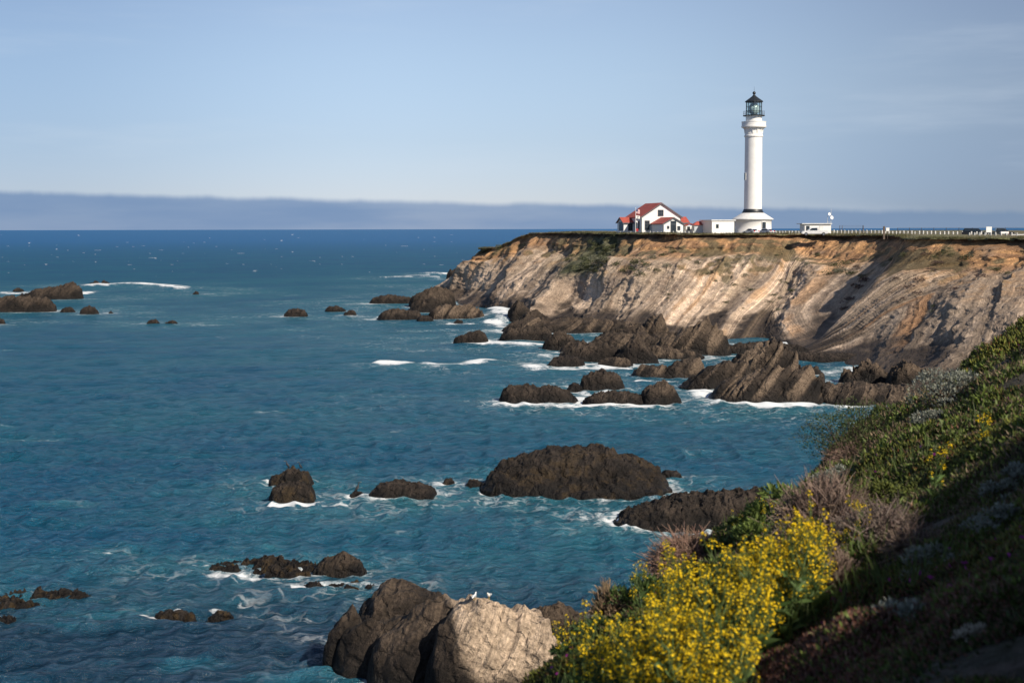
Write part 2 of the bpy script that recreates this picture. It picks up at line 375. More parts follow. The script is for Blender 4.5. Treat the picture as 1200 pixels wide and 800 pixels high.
rock('ribbed tan fin of rock leaning on the cliff foot', [([(765, 412), (785, 396), (800, 384), (815, 376), (828, 372), (836, 378), (846, 394), (856, 410)], 417, dict(ratio=.6)), ([(736, 402), (752, 382), (768, 366), (776, 366), (786, 388), (796, 404)], 404, dict(ratio=.7))], SH, tan=.7, strat=2.5, rough=.6, band=.6, wy=-.1)
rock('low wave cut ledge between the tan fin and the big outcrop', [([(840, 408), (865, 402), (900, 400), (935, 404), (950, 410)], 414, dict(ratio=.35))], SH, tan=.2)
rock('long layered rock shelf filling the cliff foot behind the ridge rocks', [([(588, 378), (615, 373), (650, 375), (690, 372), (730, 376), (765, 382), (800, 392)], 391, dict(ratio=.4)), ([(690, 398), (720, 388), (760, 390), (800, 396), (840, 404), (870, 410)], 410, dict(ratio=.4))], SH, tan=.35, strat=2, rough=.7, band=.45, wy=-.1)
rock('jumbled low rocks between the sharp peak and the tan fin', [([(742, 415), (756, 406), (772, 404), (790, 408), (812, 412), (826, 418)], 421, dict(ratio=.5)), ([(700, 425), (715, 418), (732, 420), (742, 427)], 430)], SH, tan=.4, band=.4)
POOL = 'dark rocks in the cove before the cliff'
rock('small flat dark rock among foam streaks in the cove', [([(642, 426), (650, 418), (662, 416), (676, 417), (686, 426)], 431)], POOL)
rock('dome shaped dark rock behind the two long cove rocks', [([(676, 451), (684, 439), (694, 434), (706, 431), (718, 434), (728, 444), (733, 453)], 457, dict(ratio=.8)), ([(662, 455), (668, 450), (676, 450), (682, 456)], 458)], POOL, tan=.15)
rock('long flat topped dark rock, biggest in the cove', [([(583, 465), (592, 455), (600, 451), (618, 449), (634, 453), (652, 451), (668, 458), (677, 467)], 473, dict(ratio=.55))], POOL, tan=.12)
rock('low dark rock joined to the round cove rock beside it', [([(684, 467), (697, 461), (718, 457), (738, 458), (752, 463), (760, 470)], 474, dict(ratio=.55))], POOL, tan=.15)
rock('round brown ribbed rock at the end of the cove row', [([(750, 464), (758, 453), (770, 447), (781, 446), (789, 453), (794, 463), (799, 471)], 474, dict(ratio=.9))], POOL, tan=.5)
rock('lying banded rock with a tan block on its end', [([(740, 438), (750, 431), (762, 429), (778, 430), (795, 424), (810, 418), (822, 420), (829, 432)], 443, dict(ratio=.55))], POOL, tan=.4, strat=2, rough=.7, band=.5, wy=-.1)
OUT = 'banded outcrop rocks on the shore'
rock('big banded shore outcrop with a tall curved ribbed crest', [
    ([(800, 452), (815, 440), (832, 431), (850, 424), (870, 421), (885, 425)], 457, dict(ratio=.6)),
    ([(855, 428), (870, 412), (884, 398), (896, 391), (908, 392), (918, 402), (928, 416), (938, 428)], 445, dict(ratio=.8, q=.75)),
    ([(830, 462), (845, 450), (865, 438), (890, 430), (915, 429), (938, 436), (955, 448), (968, 462)], 474, dict(ratio=.7, q=.7)),
    ([(915, 455), (930, 436), (945, 428), (955, 432), (968, 448), (975, 460)], 470, dict(ratio=.8))], OUT, tan=.35, strat=3.2, rough=.6, band=.75, wy=-.15)
rock('low layered shore ledge running right from the big outcrop', [([(950, 455), (975, 448), (1000, 446), (1030, 450), (1060, 452), (1110, 456), (1140, 464)], 475, dict(ratio=.55)), ([(925, 434), (940, 427), (956, 428), (962, 436)], 440)], OUT, tan=.3, strat=2, rough=.6, band=.4, wy=-.1)
rock('pale jagged stack of blocks beside the tide pool', [([(985, 440), (1000, 434), (1010, 428), (1018, 422), (1026, 426), (1032, 438), (1045, 443)], 450, dict(ratio=.7)), ([(1040, 446), (1052, 430), (1060, 420), (1070, 428), (1090, 440), (1110, 448)], 456, dict(ratio=.7))], OUT, tan=1.1, rough=1.5)
rock('flat dark ledge behind the tide pool below the striped slope', [([(915, 412), (950, 411), (1000, 413), (1040, 416), (1075, 424)], 424, dict(ratio=.3))], OUT, tan=.1, rough=.5)
MID = 'rocks standing in the middle water'
rock('rear half of the brown kelpy rock pair left of centre', [([(314, 566), (322, 558), (332, 551), (343, 546), (354, 548), (363, 555), (366, 564)], 569)], MID, kelp=.6)
rock('front half of the brown kelpy rock pair, foam at its foot', [([(316, 582), (322, 570), (334, 565), (348, 563), (360, 565), (369, 572), (371, 582)], 588, dict(ratio=.7))], MID, kelp=.6)
rock('low oval dark rock between the kelpy pair and the huge rock', [([(431, 578), (442, 568), (455, 564), (470, 562), (488, 565), (502, 568), (512, 577)], 585, dict(ratio=.6))], MID)
rock('small dark stone left of the low oval rock, bird on it', [([(410, 579), (416, 575), (422, 575), (428, 579)], 581)], MID)
rock('small kelp covered stones in the foam beside the huge rock', [([(517, 566), (523, 562), (530, 562), (534, 566)], 568), ([(545, 568), (551, 562), (560, 561), (568, 566), (575, 570)], 572)], MID, kelp=.5)
rock('huge flat topped dark rock in the middle water', [
    ([(560, 570), (572, 559), (582, 553), (610, 552), (650, 553), (700, 556), (745, 556), (775, 560), (788, 570)], 583, dict(ratio=.5)),
    ([(572, 560), (580, 541), (600, 533), (625, 527), (648, 520), (668, 519), (690, 518), (712, 523), (735, 532), (755, 542), (772, 551), (784, 562)], 576, dict(ratio=.5, q=.45))], MID, kelp=.5, rough=.75)
rock('small dark rock at the right tip of the huge flat rock', [([(772, 558), (780, 551), (790, 550), (800, 557)], 560)], MID)
rock('long sloping dark rock half behind the flowering bank', [([(716, 610), (732, 601), (752, 594), (772, 586), (795, 580), (820, 577), (850, 575), (878, 574), (905, 578), (935, 588)], 622, dict(ratio=.5))], MID, tan=.1)
rock('grey brown pyramid rock at the end of the kelp reef', [([(366, 669), (378, 658), (390, 650), (402, 645), (412, 650), (421, 658), (429, 670)], 674, dict(ratio=.8))], MID, tan=.35, kelp=.2)
rock('low wet kelp reef left of the pyramid rock', [([(242, 662), (258, 658), (275, 658), (292, 655), (310, 650), (330, 648), (350, 652), (368, 656), (378, 662)], 670, dict(ratio=.35)), ([(305, 668), (325, 659), (345, 660), (365, 668)], 676, dict(ratio=.4)), ([(245, 664), (262, 660), (285, 662), (300, 668)], 668, dict(ratio=.3))], MID, kelp=.8, rough=1.4, awash=.75)
rock('low kelp rocks awash just behind the pale topped rock', [([(384, 686), (396, 682), (415, 680), (432, 683), (440, 688)], 690, dict(ratio=.35)), ([(352, 687), (362, 682), (374, 682), (380, 687)], 690)], MID, kelp=.8, rough=1.4, awash=.75)
rock('flat kelp covered reef running in from the frame edge', [([(-25, 698), (0, 694), (25, 692), (50, 689), (75, 688), (95, 690), (107, 696)], 703, dict(ratio=.22)), ([(-25, 712), (0, 706), (20, 701), (40, 702), (52, 708)], 716, dict(ratio=.5)), ([(-25, 730), (-5, 722), (12, 720), (20, 726)], 732)], MID, kelp=.8, rough=1.4, awash=.75)
rock('low dark rocks awash along the near line of white water', [([(180, 722), (195, 716), (215, 714), (230, 718)], 722, dict(ratio=.2)), ([(243, 722), (255, 717), (268, 717), (275, 722)], 724, dict(ratio=.3))], MID, kelp=.8)
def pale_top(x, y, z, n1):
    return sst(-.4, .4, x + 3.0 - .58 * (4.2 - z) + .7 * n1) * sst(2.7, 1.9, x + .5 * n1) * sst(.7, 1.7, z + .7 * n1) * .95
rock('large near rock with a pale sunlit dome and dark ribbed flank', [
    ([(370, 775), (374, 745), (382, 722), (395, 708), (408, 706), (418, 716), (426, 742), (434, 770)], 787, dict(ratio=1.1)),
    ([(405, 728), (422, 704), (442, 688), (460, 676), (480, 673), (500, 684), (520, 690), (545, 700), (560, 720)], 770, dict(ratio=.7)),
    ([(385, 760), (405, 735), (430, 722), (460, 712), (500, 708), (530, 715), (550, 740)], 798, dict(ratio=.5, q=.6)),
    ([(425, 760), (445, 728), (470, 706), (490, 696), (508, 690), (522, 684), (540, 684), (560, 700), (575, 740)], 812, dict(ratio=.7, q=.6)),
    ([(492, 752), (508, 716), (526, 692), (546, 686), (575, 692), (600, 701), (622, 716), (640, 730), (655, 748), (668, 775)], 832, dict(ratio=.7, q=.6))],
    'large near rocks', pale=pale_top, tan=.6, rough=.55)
rock('brown slab rock tucked behind the pale dome and the flowers', [([(610, 722), (630, 712), (655, 708), (680, 712), (705, 712), (740, 725)], 768, dict(ratio=.5))], 'large near rocks', tan=.6)
# ------------------------------------------------------------------ headland: plateau, cliff face
# columns along the cliff: top (picture x, distance, height) and foot (picture x, distance)
HC = np.array([
 (660, 480, 17.0, 600, 520), (600, 440, 14.5, 530, 470), (562, 415, 14.2, 512, 425), (583, 402, 14.8, 522, 400), (600, 396, 16.4, 535, 385),
 (613, 390, 18.1, 550, 370), (634, 382, 18.7, 574, 358), (660, 372, 18.8, 600, 343), (690, 352, 18.8, 640, 308), (720, 339, 18.7, 680, 290),
 (760, 324, 18.7, 722, 278), (800, 316, 18.7, 768, 270), (850, 312, 18.6, 818, 264), (900, 310, 18.6, 868, 260), (950, 308, 18.6, 898, 260),
 (1000, 296, 18.5, 912, 256), (1035, 286, 18.4, 922, 250), (1052, 274, 18.3, 934, 243), (1058, 260, 18.2, 942, 234), (1062, 246, 18.2, 948, 226),
 (1085, 240, 18.2, 985, 212), (1120, 236, 18.2, 1030, 196), (1160, 231, 18.2, 1078, 174), (1200, 226, 18.2, 1122, 163), (1280, 214, 18.2, 1190, 156),
 (1400, 185, 18.2, 1320, 146), (1600, 170, 18.2, 1520, 135)], float)
T = np.stack([X(HC[:, 0], HC[:, 1]), HC[:, 1], HC[:, 2]], 1); Bp = np.stack([X(HC[:, 3], HC[:, 4]), HC[:, 4], np.zeros(len(HC))], 1)
def resample(P, n, key):
    """Catmull-Rom through P, n samples spaced by key distance"""
    k = np.concatenate([[0], np.cumsum(key)])
    t = np.linspace(0, k[-1], n); i = np.clip(np.searchsorted(k, t, 'right') - 1, 0, len(P) - 2)
    u = ((t - k[i]) / (k[i + 1] - k[i]))[:, None]
    p0, p1, p2, p3 = P[np.maximum(i - 1, 0)], P[i], P[i + 1], P[np.minimum(i + 2, len(P) - 1)]
    h1, h2 = (k[i + 1] - k[i])[:, None], None
    d_prev = (k[i] - k[np.maximum(i - 1, 0)])[:, None]; d_next = (k[np.minimum(i + 2, len(P) - 1)] - k[i + 1])[:, None]
    m1 = (p2 - p0) / (h1 + d_prev) * h1; m2 = (p3 - p1) / (h1 + d_next) * h1
    return (2 * u**3 - 3 * u**2 + 1) * p1 + (u**3 - 2 * u**2 + u) * m1 + (-2 * u**3 + 3 * u**2) * p2 + (u**3 - u**2) * m2
key = np.maximum(np.abs(np.diff(HC[:, 0])), np.linalg.norm(np.diff(T, axis=0), axis=1) * 2.5) 
NU, NV = 1500, 230
Tu = resample(T, NU, key); Bu = resample(Bp, NU, key)
tan_ = np.gradient((Tu + Bu)[:, :2] / 2, axis=0); tan_ /= np.linalg.norm(tan_, axis=1)[:, None]
for _ in range(30): tan_[1:-1] = (tan_[:-2] + 2 * tan_[1:-1] + tan_[2:]) / 4
tan_ /= np.linalg.norm(tan_, axis=1)[:, None]
outn = np.stack([tan_[:, 1], -tan_[:, 0]], 1)
if outn[NU // 2, 1] > 0: outn = -outn
# ragged lip
uu = np.cumsum(np.concatenate([[0], np.linalg.norm(np.diff(Tu[:, :2], axis=0), axis=1)]))
lip = 1.3 * fbm(uu / 9, 0, 0, 4, seed=3) + .9 * np.minimum(0, vn(uu / 5, 1.5, 0, 4))
Tu[:, :2] += outn * lip[:, None]
lipz = .16 * fbm(uu / 4, 4, 0, 4, seed=6)
Tu[:, 2] += lipz
f = np.linspace(0, 1, NV)                                  # 0 at the lip, 1 at the foot, 2 m under water beyond
hf = np.interp(f, [0, .04, .2, .8, .93, 1], [0, .05, .22, .84, 1.0, 1.12])
wv = np.interp(hf, [0, .03, .1, .24, .8, .9, 1.0, 1.12], [0, -.015, .03, .12, .66, .80, 1.0, 1.1])
# width fraction varies: fresh scarps steeper at the top
P = Tu[:, None, :] * 1.0
xy = Tu[:, None, :2] + (Bu - Tu)[:, None, :2] * wv[None, :, None]
z = Tu[:, None, 2] * (1 - hf[None, :])
x, y = xy[..., 0], xy[..., 1]
s0 = strata_of(x, y, z)
slabm = sst(237, 222, y) * sst(40, 48, x)                    # the near striped slope
dipf = lerp(np.array([R(50)]), np.array([R(47)]), slabm)[..., 0]
wv2 = 3.0 * vn(x / 50, y / 50, z / 30, 92) + .5 * vn(x / 11, y / 11, z / 9, 93)
s = x * np.sin(dipf) - z * np.cos(dipf) - (.10 + .16 * slabm) * y + wv2
body = sst(.02, .12, hf)[None, :] * np.ones_like(x)
terr = sst(.36, .20, hf[None, :] + .10 * fbm(uu[:, None] / 16, hf[None, :] * 2, 0, 3, seed=12))
rg = lambda q: 1 - 2 * np.abs(q)
gull = (rg(vn(s / 17, z * .03, 0, 101)) * 4.2 + rg(vn(s / 7.5, z * .045, 3, 102)) * 2.3) * (1 - .85 * slabm) - 2.0 * (1 - .6 * slabm) * np.clip(vn(s / 11, z * .04, 9, 109) - .25, 0, 1) * 2 + 1.1 * fbm(x / 12, y / 12, z / 12, 3, seed=99)
rib = 1.45 * rg(vn(s / 3.4, z * .06, 0, 103)) + .45 * np.abs(vn(s / 1.6, z * .09, 5, 104)) + .2 * vn(s / .7, z * .14, 0, 105)
mid = sst(0, .25, hf)[None, :] * sst(1.1, .85, hf)[None, :]
disp = (gull * (.35 + .65 * mid) * (1 - .6 * terr) + rib * (1 - .75 * terr) * (.5 + .5 * slabm * 0 + .25)) * body
vb = vn(uu[:, None] / 3.2, z * .12, 0, 106); led = vn(z / .55 + .3 * vn(uu[:, None] / 6, 0, 0, 107), uu[:, None] / 9, 0, 108)
disp = disp + terr * body * (.9 * vb + .35 * led + .5 * vn(uu[:, None] / 1.3, z * .3, 0, 110))
disp = disp + body * (.42 * fbm(x / 1.6, y / 1.6, z / 1.6, 4, .6, seed=111) + .5 * fbm(x / 4, y / 4, z / 3, 3, .6, seed=115, ridge=True))
# hollows below the turf
hol = sst(.1, .5, vn(uu[:, None] / 11, 3.3, 0, 113)) * np.exp(-((hf[None, :] - .08) / .075) ** 2) * 2.3
damp = 1 - .96 * np.exp(-((np.arange(NU) - np.argmin(np.abs(Tu[:, 1] - 260) + 1e3 * (Tu[:, 0] < 40))) / 90.0) ** 2)[:, None]
disp = (disp - hol) * damp
x = x + outn[:, None, 0] * disp; y = y + outn[:, None, 1] * disp; z = z + .35 * disp * body * (1 - terr)
zr = z / 18.6
n1 = fbm(x / 7, y / 7, z / 7, 4, seed=121); n2 = fbm(x / 2.2, y / 2.2, z / 2.2, 4, seed=123)
b1 = vn(s / 3.1, z * .02, 0, 125); b2 = vn(s / 1.1, z * .03, 0, 127); b3 = vn(s / 7, z * .02, 0, 129)
g = lambda *c_: np.array(c_, float)
C = lerp(g(.38, .29, .21), g(.66, .50, .365), sst(-.5, .5, n1 * .7 + b1 * .6))
C = lerp(C, g(.24, .19, .155), .4 * sst(.1, .7, b2 + .6 * n2))
C = lerp(C, g(.27, .19, .13), .55 * sst(.15, .5, fbm(x / 3.5, y / 3.5, z / 5, 4, seed=133)))
C = lerp(C, g(.55, .32, .16), .65 * sst(.36, .62, b1 * .55 + b2 * .35 + .35 * n1 + .35 * (zr - .5)))
C = lerp(C, g(.28, .215, .16), .7 * slabm * sst(.5, -.3, b1 + .2 * n2))
C = lerp(C, g(.42, .22, .10), .85 * slabm * sst(.25, .5, b2 * .7 + b3 * .6))
crev = sst(.80, .97, 1 - np.abs(vn(s / 4.4, z * .03, 2, 135))) + .7 * sst(.84, .98, 1 - np.abs(vn(s / 1.9, z * .04, 5, 137)))
C = lerp(C, g(.15, .105, .075), .62 * np.clip(crev, 0, 1) * sst(-.5, .2, n2) * (1 - .5 * slabm))
t_or = terr * sst(-.5, .1, n1 + .35 * vn(uu[:, None] / 30, 0, 0, 131) + .25)
C = lerp(C, lerp(g(.52, .285, .125), g(.33, .18, .09), sst(-.3, .4, led + .5 * n2)), np.clip(t_or, 0, 1) * .92)
mixo = sst(.46, .68, zr + .12 * n1) * sst(.0, .45, n2 + .5 * n1)
C = lerp(C, g(.40, .24, .12), .8 * mixo)
vegm = sst(.12, .38, n1 * .8 + n2 * .55 + .55 * np.exp(-((zr - .78) / .16) ** 2) - .39 + .15 * vn(uu[:, None] / 25, 7, 0, 141))
C = lerp(C, lerp(g(.055, .058, .028), g(.10, .095, .055), sst(-.4, .4, n2)), .75 * vegm * sst(.3, .5, zr))
lushu = np.exp(-((Tu[:, 0] - X(706, 352)) / 4.5) ** 2)[:, None]
C = lerp(C, lerp(g(.06, .068, .03), g(.12, .12, .07), sst(-.3, .4, n2)), np.clip(lushu * sst(.42, .58, zr + .1 * n1) * 1.2, 0, 1) * .95)
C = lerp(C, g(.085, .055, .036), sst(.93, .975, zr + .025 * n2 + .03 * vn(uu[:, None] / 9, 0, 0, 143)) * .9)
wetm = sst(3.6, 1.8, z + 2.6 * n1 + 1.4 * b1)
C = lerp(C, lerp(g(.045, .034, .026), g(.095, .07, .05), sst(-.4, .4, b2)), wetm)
V = np.stack([x, y, z], -1)
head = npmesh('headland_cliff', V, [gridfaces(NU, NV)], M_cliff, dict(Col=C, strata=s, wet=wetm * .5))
tag(head, kind='structure')

# plateau turf, from the lip inland
M_turf, t, p = newmat('headland_turf')
c_ = attr(t, 'Col').outputs['Color']; gg = N(t, 'ShaderNodeNewGeometry')
nn = N(t, 'ShaderNodeTexNoise'); nn.inputs['Scale'].default_value = 2.0; nn.inputs['Detail'].default_value = 8; t.links.new(gg.outputs['Position'], nn.inputs['Vector'])
vm = N(t, 'ShaderNodeVectorMath', operation='SCALE'); t.links.new(c_, vm.inputs[0]); t.links.new(maprange(t, nn.outputs[0], .3, .7, .6, 1.4), vm.inputs['Scale'])
t.links.new(vm.outputs[0], p.inputs['Base Color']); p.inputs['Roughness'].default_value = .95
bp = N(t, 'ShaderNodeBump'); bp.inputs['Strength'].default_value = 1; bp.inputs['Distance'].default_value = .3; t.links.new(nn.outputs[0], bp.inputs['Height']); t.links.new(bp.outputs[0], p.inputs['Normal'])
KC = np.stack([X(HC[:, 0] * 1.13 - 40, HC[:, 1] * 1.35 + 130 + .25 * (HC[:, 0] - 600)), HC[:, 1] * 1.35 + 130 + .25 * (HC[:, 0] - 600), np.full(len(HC), 18.6)], 1)
KC[:4] = [(X(665, 490), 490, 14), (X(640, 470), 470, 12), (X(600, 440), 440, 13), (X(625, 440), 440, 14.3)]; KC[4] = (X(640, 460), 460, 16); KC[5] = (X(655, 480), 480, 18.2)
Ku = resample(KC, NU, key)[::2]; Tv = Tu[::2]; on = outn[::2]
fr = np.concatenate([[-.10], np.linspace(0, 1, 60) ** 2])
tz = np.clip(fr, 0, 1)
px_ = Tv[:, None, :2] + (Ku - Tv)[:, None, :2] * tz[None, :, None]
lipn = .25 + .45 * vn(uu[::2] / 1.7, 2.2, 0, 157)[:, None]
px_[:, 0, :] = Tv[:, :2] + on * (lipn + .12); px_[:, 1, :] = Tv[:, :2] + on * lipn
pz = Tv[:, None, 2] * (1 - sst(0, .05, tz))[None, :] + (Ku[:, None, 2] * sst(0, .05, tz)[None, :])
pz = pz + .12 * fbm(px_[..., 0] / 3, px_[..., 1] / 3, 0, 4, seed=151) * sst(0, .02, tz)[None, :] + .05
pz[:, 0] -= .22 + .2 * vn(uu[::2] / 1.1, 5.5, 0, 158)
ng = fbm(px_[..., 0] / 5, px_[..., 1] / 5, 0, 4, seed=153)
CT = lerp(g(.105, .105, .045), g(.15, .125, .07), sst(-.4, .4, ng)); CT = lerp(CT, g(.10, .075, .045), .5 * sst(.2, .6, vn(px_[..., 0] / 2, px_[..., 1] / 2, 0, 155)))
turf = npmesh('headland_turf', np.stack([px_[..., 0], px_[..., 1], pz], -1), [gridfaces(len(Tv), len(fr))], M_turf, dict(Col=CT))
tag(turf, kind='structure')

# ------------------------------------------------------------------ sea
yy = np.concatenate([np.linspace(1500, 810, 45), np.arange(808, 275, -1.0), Y0 + 7.6 * np.geomspace(1, .147, 24)])
Dr = EYE * F / (yy - Y0)
an = np.concatenate([np.linspace(-52, -24, 90), np.degrees(np.arctan(np.linspace(-.4452, .4452, 1250)))[1:-1], np.linspace(24, 52, 90)])
ta = np.tan(np.radians(an))
sxg = Dr[:, None] * ta[None, :]; syg = Dr[:, None] * np.ones_like(ta)[None, :]
row = np.gradient(Dr); 
hz = np.zeros_like(sxg); ox = np.zeros_like(sxg); oy = np.zeros_like(sxg)
wr = np.random.default_rng(3)
for k in range(96):
    lam = .75 * (38 / .75) ** (k / 95) * wr.uniform(.92, 1.08)
    th = math.atan2(-.97, .22) + wr.normal(0, .80 if lam < 3.5 else .5 if lam < 9 else .28)
    cx_, cy_ = math.cos(th), math.sin(th); kk = 2 * math.pi / lam
    a_ = (.0078 * min(lam, 7.0) ** .78 * (7.0 / max(lam, 7.0)) ** .35) * wr.uniform(.6, 1.4) * (1.45 if lam < 3.2 else .72)
    att = sst(1.3, 3.2, lam / np.abs(row))[:, None]
    ph = kk * (sxg * cx_ + syg * cy_) + wr.uniform(0, 6.28)
    gm = 1 + .35 * vn(sxg / 55 + k, syg / 55, 0, 300) if lam < 14 else 1
    hz += a_ * att * gm * np.sin(ph); cs = .8 * a_ * att * gm * np.cos(ph); ox += cx_ * cs; oy += cy_ * cs
# surf round the rocks and the foot of the cliff
foam = np.zeros_like(sxg); aer = np.zeros_like(sxg); kelp = np.zeros_like(sxg)
fx = fbm(sxg / 9, syg / 9, 0, 4, seed=311); fs = fbm(sxg / 2.6, syg / 2.6, 0, 3, seed=313)
def window(x0, x1, y0, y1):
    i0, i1 = np.searchsorted(Dr, (y0, y1)); 
    m = (ta * max(y1, 1) > x0 - 5) | (ta * y0 > x0 - 5)
    return slice(max(i0 - 1, 0), min(i1 + 1, len(Dr)))
for L in LUMPS:
    far = L['yc'] > 135
    wdt = 1.0 + .010 * L['yc'] * (.5 if not far else 1) + .06 * L['hw']
    sl_ = window(L['xc'] - L['hw'] - 40, L['xc'] + L['hw'] + 40, max(L['yc'] - L['hd'] - 40, 26), L['yc'] + L['hd'] + 40)
    xx, y2 = sxg[sl_], syg[sl_]
    a = (xx - L['xc']) / L['hw']; b = (y2 - L['yc'] - L['skew'] * (xx - L['xc'])) / L['hd']
    r = (np.abs(a) ** 3 + np.abs(b) ** 3) ** (1 / 3)
    dist = (r - 1) * min(L['hw'], L['hd']) + np.maximum(np.abs(a) - 1, 0) * L['hw'] * .0
    e = np.exp(-np.maximum(dist, 0) / wdt) 
    foam[sl_] = np.maximum(foam[sl_], e * np.clip(.62 + .55 * fx[sl_] + (.12 if far else -.06), 0, 1.1))
    aer[sl_] = np.maximum(aer[sl_], np.exp(-np.maximum(dist, 0) / (wdt * (5 if far else 2.2))))
# cliff foot
bx, by = Bu[::12, 0], Bu[::12, 1]
sl_ = window(-60, 200, 120, 560)
for q in range(len(bx)):
    d2 = np.hypot(sxg[sl_] - bx[q], (syg[sl_] - by[q]))
    aer[sl_] = np.maximum(aer[sl_], np.exp(-d2 / 38)); foam[sl_] = np.maximum(foam[sl_], np.exp(-np.maximum(d2 - 3, 0) / 6) * np.clip(.6 + .5 * fx[sl_], 0, 1))
def stroke(pts, w, amt, rise=0.0, tail=0):
    """breaking crest along a line on the water"""
    W = np.array([on_z(*p)[:2] for p in pts])
    if W[:, 1].mean() < 115: amt = amt * .98; rise = rise * .6; w = w * 1.15
    sl_ = window(W[:, 0].min() - 12, W[:, 0].max() + 12, max(W[:, 1].min() - 12, 26), W[:, 1].max() + 25)
    xx, y2 = sxg[sl_], syg[sl_]; best = np.full(xx.shape, 1e9); sgn = np.zeros(xx.shape); along = np.zeros(xx.shape)
    for i in range(len(W) - 1):
        p, q = W[i], W[i + 1]; v = q - p; tt = np.clip(((xx - p[0]) * v[0] + (y2 - p[1]) * v[1]) / (v @ v), 0, 1)
        ddx, ddy = xx - p[0] - tt * v[0], y2 - p[1] - tt * v[1]; dd = np.hypot(ddx, ddy)
        m = dd < best; best = np.where(m, dd, best); sgn = np.where(m, np.sign(ddy), sgn); along = np.where(m, (i + tt) / (len(W) - 1), along)
    taper = sst(0, .12, along) * sst(1, .88, along)
    ww = np.where(sgn > 0, w * (1 + tail), w)
    foam[sl_] = np.maximum(foam[sl_], amt * taper * np.exp(-(best / ww) ** 2) * np.clip(.95 + .6 * fs[sl_], 0, 1.3))
    aer[sl_] = np.maximum(aer[sl_], .8 * np.exp(-(best / (w * 3.5)) ** 2))
    hz[sl_] += rise * taper * np.exp(-(best / (w * 1.6)) ** 2)
stroke([(428, 428), (455, 429), (500, 430), (540, 431), (565, 427), (580, 422)], 2.2, 1.15, .7, .6)
stroke([(88, 338), (120, 335), (160, 334), (195, 337), (222, 342)], 5, 1.2, 1.0)
stroke([(205, 338), (245, 338), (285, 339)], 6, .55)
stroke([(0, 342), (20, 344), (45, 341)], 6, 1.0); stroke([(92, 345), (108, 341)], 4, 1.2)
stroke([(442, 326), (480, 325), (523, 325)], 9, .95, .6); stroke([(500, 321), (530, 323)], 7, 1.2, 1.0); stroke([(450, 336), (500, 335)], 8, .55)
stroke([(440, 370), (470, 374), (520, 374), (560, 372)], 4, .95); stroke([(500, 362), (540, 364)], 4, .7); stroke([(520, 379), (560, 379)], 3, .8)
stroke([(580, 364), (590, 372), (600, 378)], 3, 1.3, 1.4); stroke([(575, 376), (600, 384)], 4, .9)
stroke([(545, 402), (570, 404), (600, 404), (625, 407)], 3.5, 1.2, .5, .6); stroke([(610, 412), (640, 416), (660, 420)], 3, .8)
stroke([(600, 424), (640, 433), (690, 434), (735, 430)], 3.2, 1.0, .2, .5); stroke([(680, 425), (720, 432), (745, 432)], 2.5, 1.0)
stroke([(570, 470), (600, 475), (650, 475), (700, 476), (760, 476), (805, 473)], 1.6, 1.1, 0, 1.2)
stroke([(676, 458), (690, 464), (720, 458)], 1.6, 1.1); stroke([(795, 455), (830, 465), (870, 474), (920, 478), (975, 476)], 2.2, 1.25, .3, .8)
stroke([(735, 445), (780, 448), (820, 452)], 2.5, .9); stroke([(775, 424), (800, 417), (835, 412)], 2.5, 1.0); stroke([(905, 402), (940, 402)], 3, 1.2); stroke([(960, 436), (1000, 434)], 3, .9)
stroke([(640, 380), (660, 384)], 3, 1.1); stroke([(685, 404), (720, 405)], 3, .9); stroke([(610, 470), (800, 480), (950, 484)], 5, .45)
stroke([(305, 592), (330, 593), (350, 590), (375, 592)], .8, 1.25, .2, .5); stroke([(310, 564), (330, 568)], .7, 1.1); stroke([(375, 592), (410, 590)], .8, .7)
stroke([(505, 566), (530, 563), (555, 571)], 1.3, .85); stroke([(565, 577), (575, 572)], .6, 1.2); stroke([(672, 580), (690, 577), (720, 579), (745, 582)], .9, 1.25, .15, .4)
stroke([(520, 580), (560, 586), (640, 587), (700, 586)], 1.6, .55); stroke([(716, 610), (724, 616), (735, 620)], .8, 1.1); stroke([(780, 556), (803, 557)], .7, .9)
stroke([(440, 590), (480, 592), (520, 588)], 1.4, .5); stroke([(300, 598), (380, 600), (420, 596)], 1.6, .45)
stroke([(165, 718), (180, 722), (200, 718), (215, 714)], .45, 1.0, .04); stroke([(243, 715), (262, 712), (270, 713)], .4, 1.0, .04); stroke([(275, 706), (295, 708)], .5, .8)
stroke([(245, 668), (270, 673), (300, 678), (345, 680)], 1.1, .8); stroke([(278, 658), (292, 656)], .4, 1.2); stroke([(340, 690), (360, 689)], .6, 1.1); stroke([(305, 672), (320, 674)], .5, 1.0)
stroke([(415, 700), (430, 696)], .6, .7); stroke([(418, 770), (440, 785), (455, 795)], .7, .95); stroke([(415, 760), (425, 768)], .5, 1.0)
for (a_, b_, L_, am) in [(2, 500, 12, .9), (318, 481, 14, .8), (395, 464, 8, .9), (130, 645, 22, .55), (265, 553, 10, .8), (150, 382, 22, .6), (128, 400, 10, .6), (342, 346, 8, .7), (40, 515, 30, .4),
                         (480, 505, 30, .4), (555, 508, 22, .35), (250, 556, 12, .7), (268, 572, 14, .6), (0, 410, 8, .8), (700, 565, 20, .3), (780, 524, 40, .4), (840, 530, 30, .35), (80, 590, 25, .3), (455, 625, 25, .35), (300, 640, 20, .4)]:
    stroke([(a_ - L_, b_ + 1), (a_, b_ - .6), (a_ + L_, b_ + .4)], .10 + .018 * (on_z(a_, b_)[1] / 20) * 1.6, am * .9)
cap = sst(.52, .9, hz / (.18 + hz.std(axis=1)[:, None] * 2.3)) * sst(.22, .55, vn(sxg / 14, syg / 14, 0, 331)) * sst(60, 130, syg)
foam = np.maximum(foam, .85 * cap)
flat = sst(3, 12, Dr)[:, None]
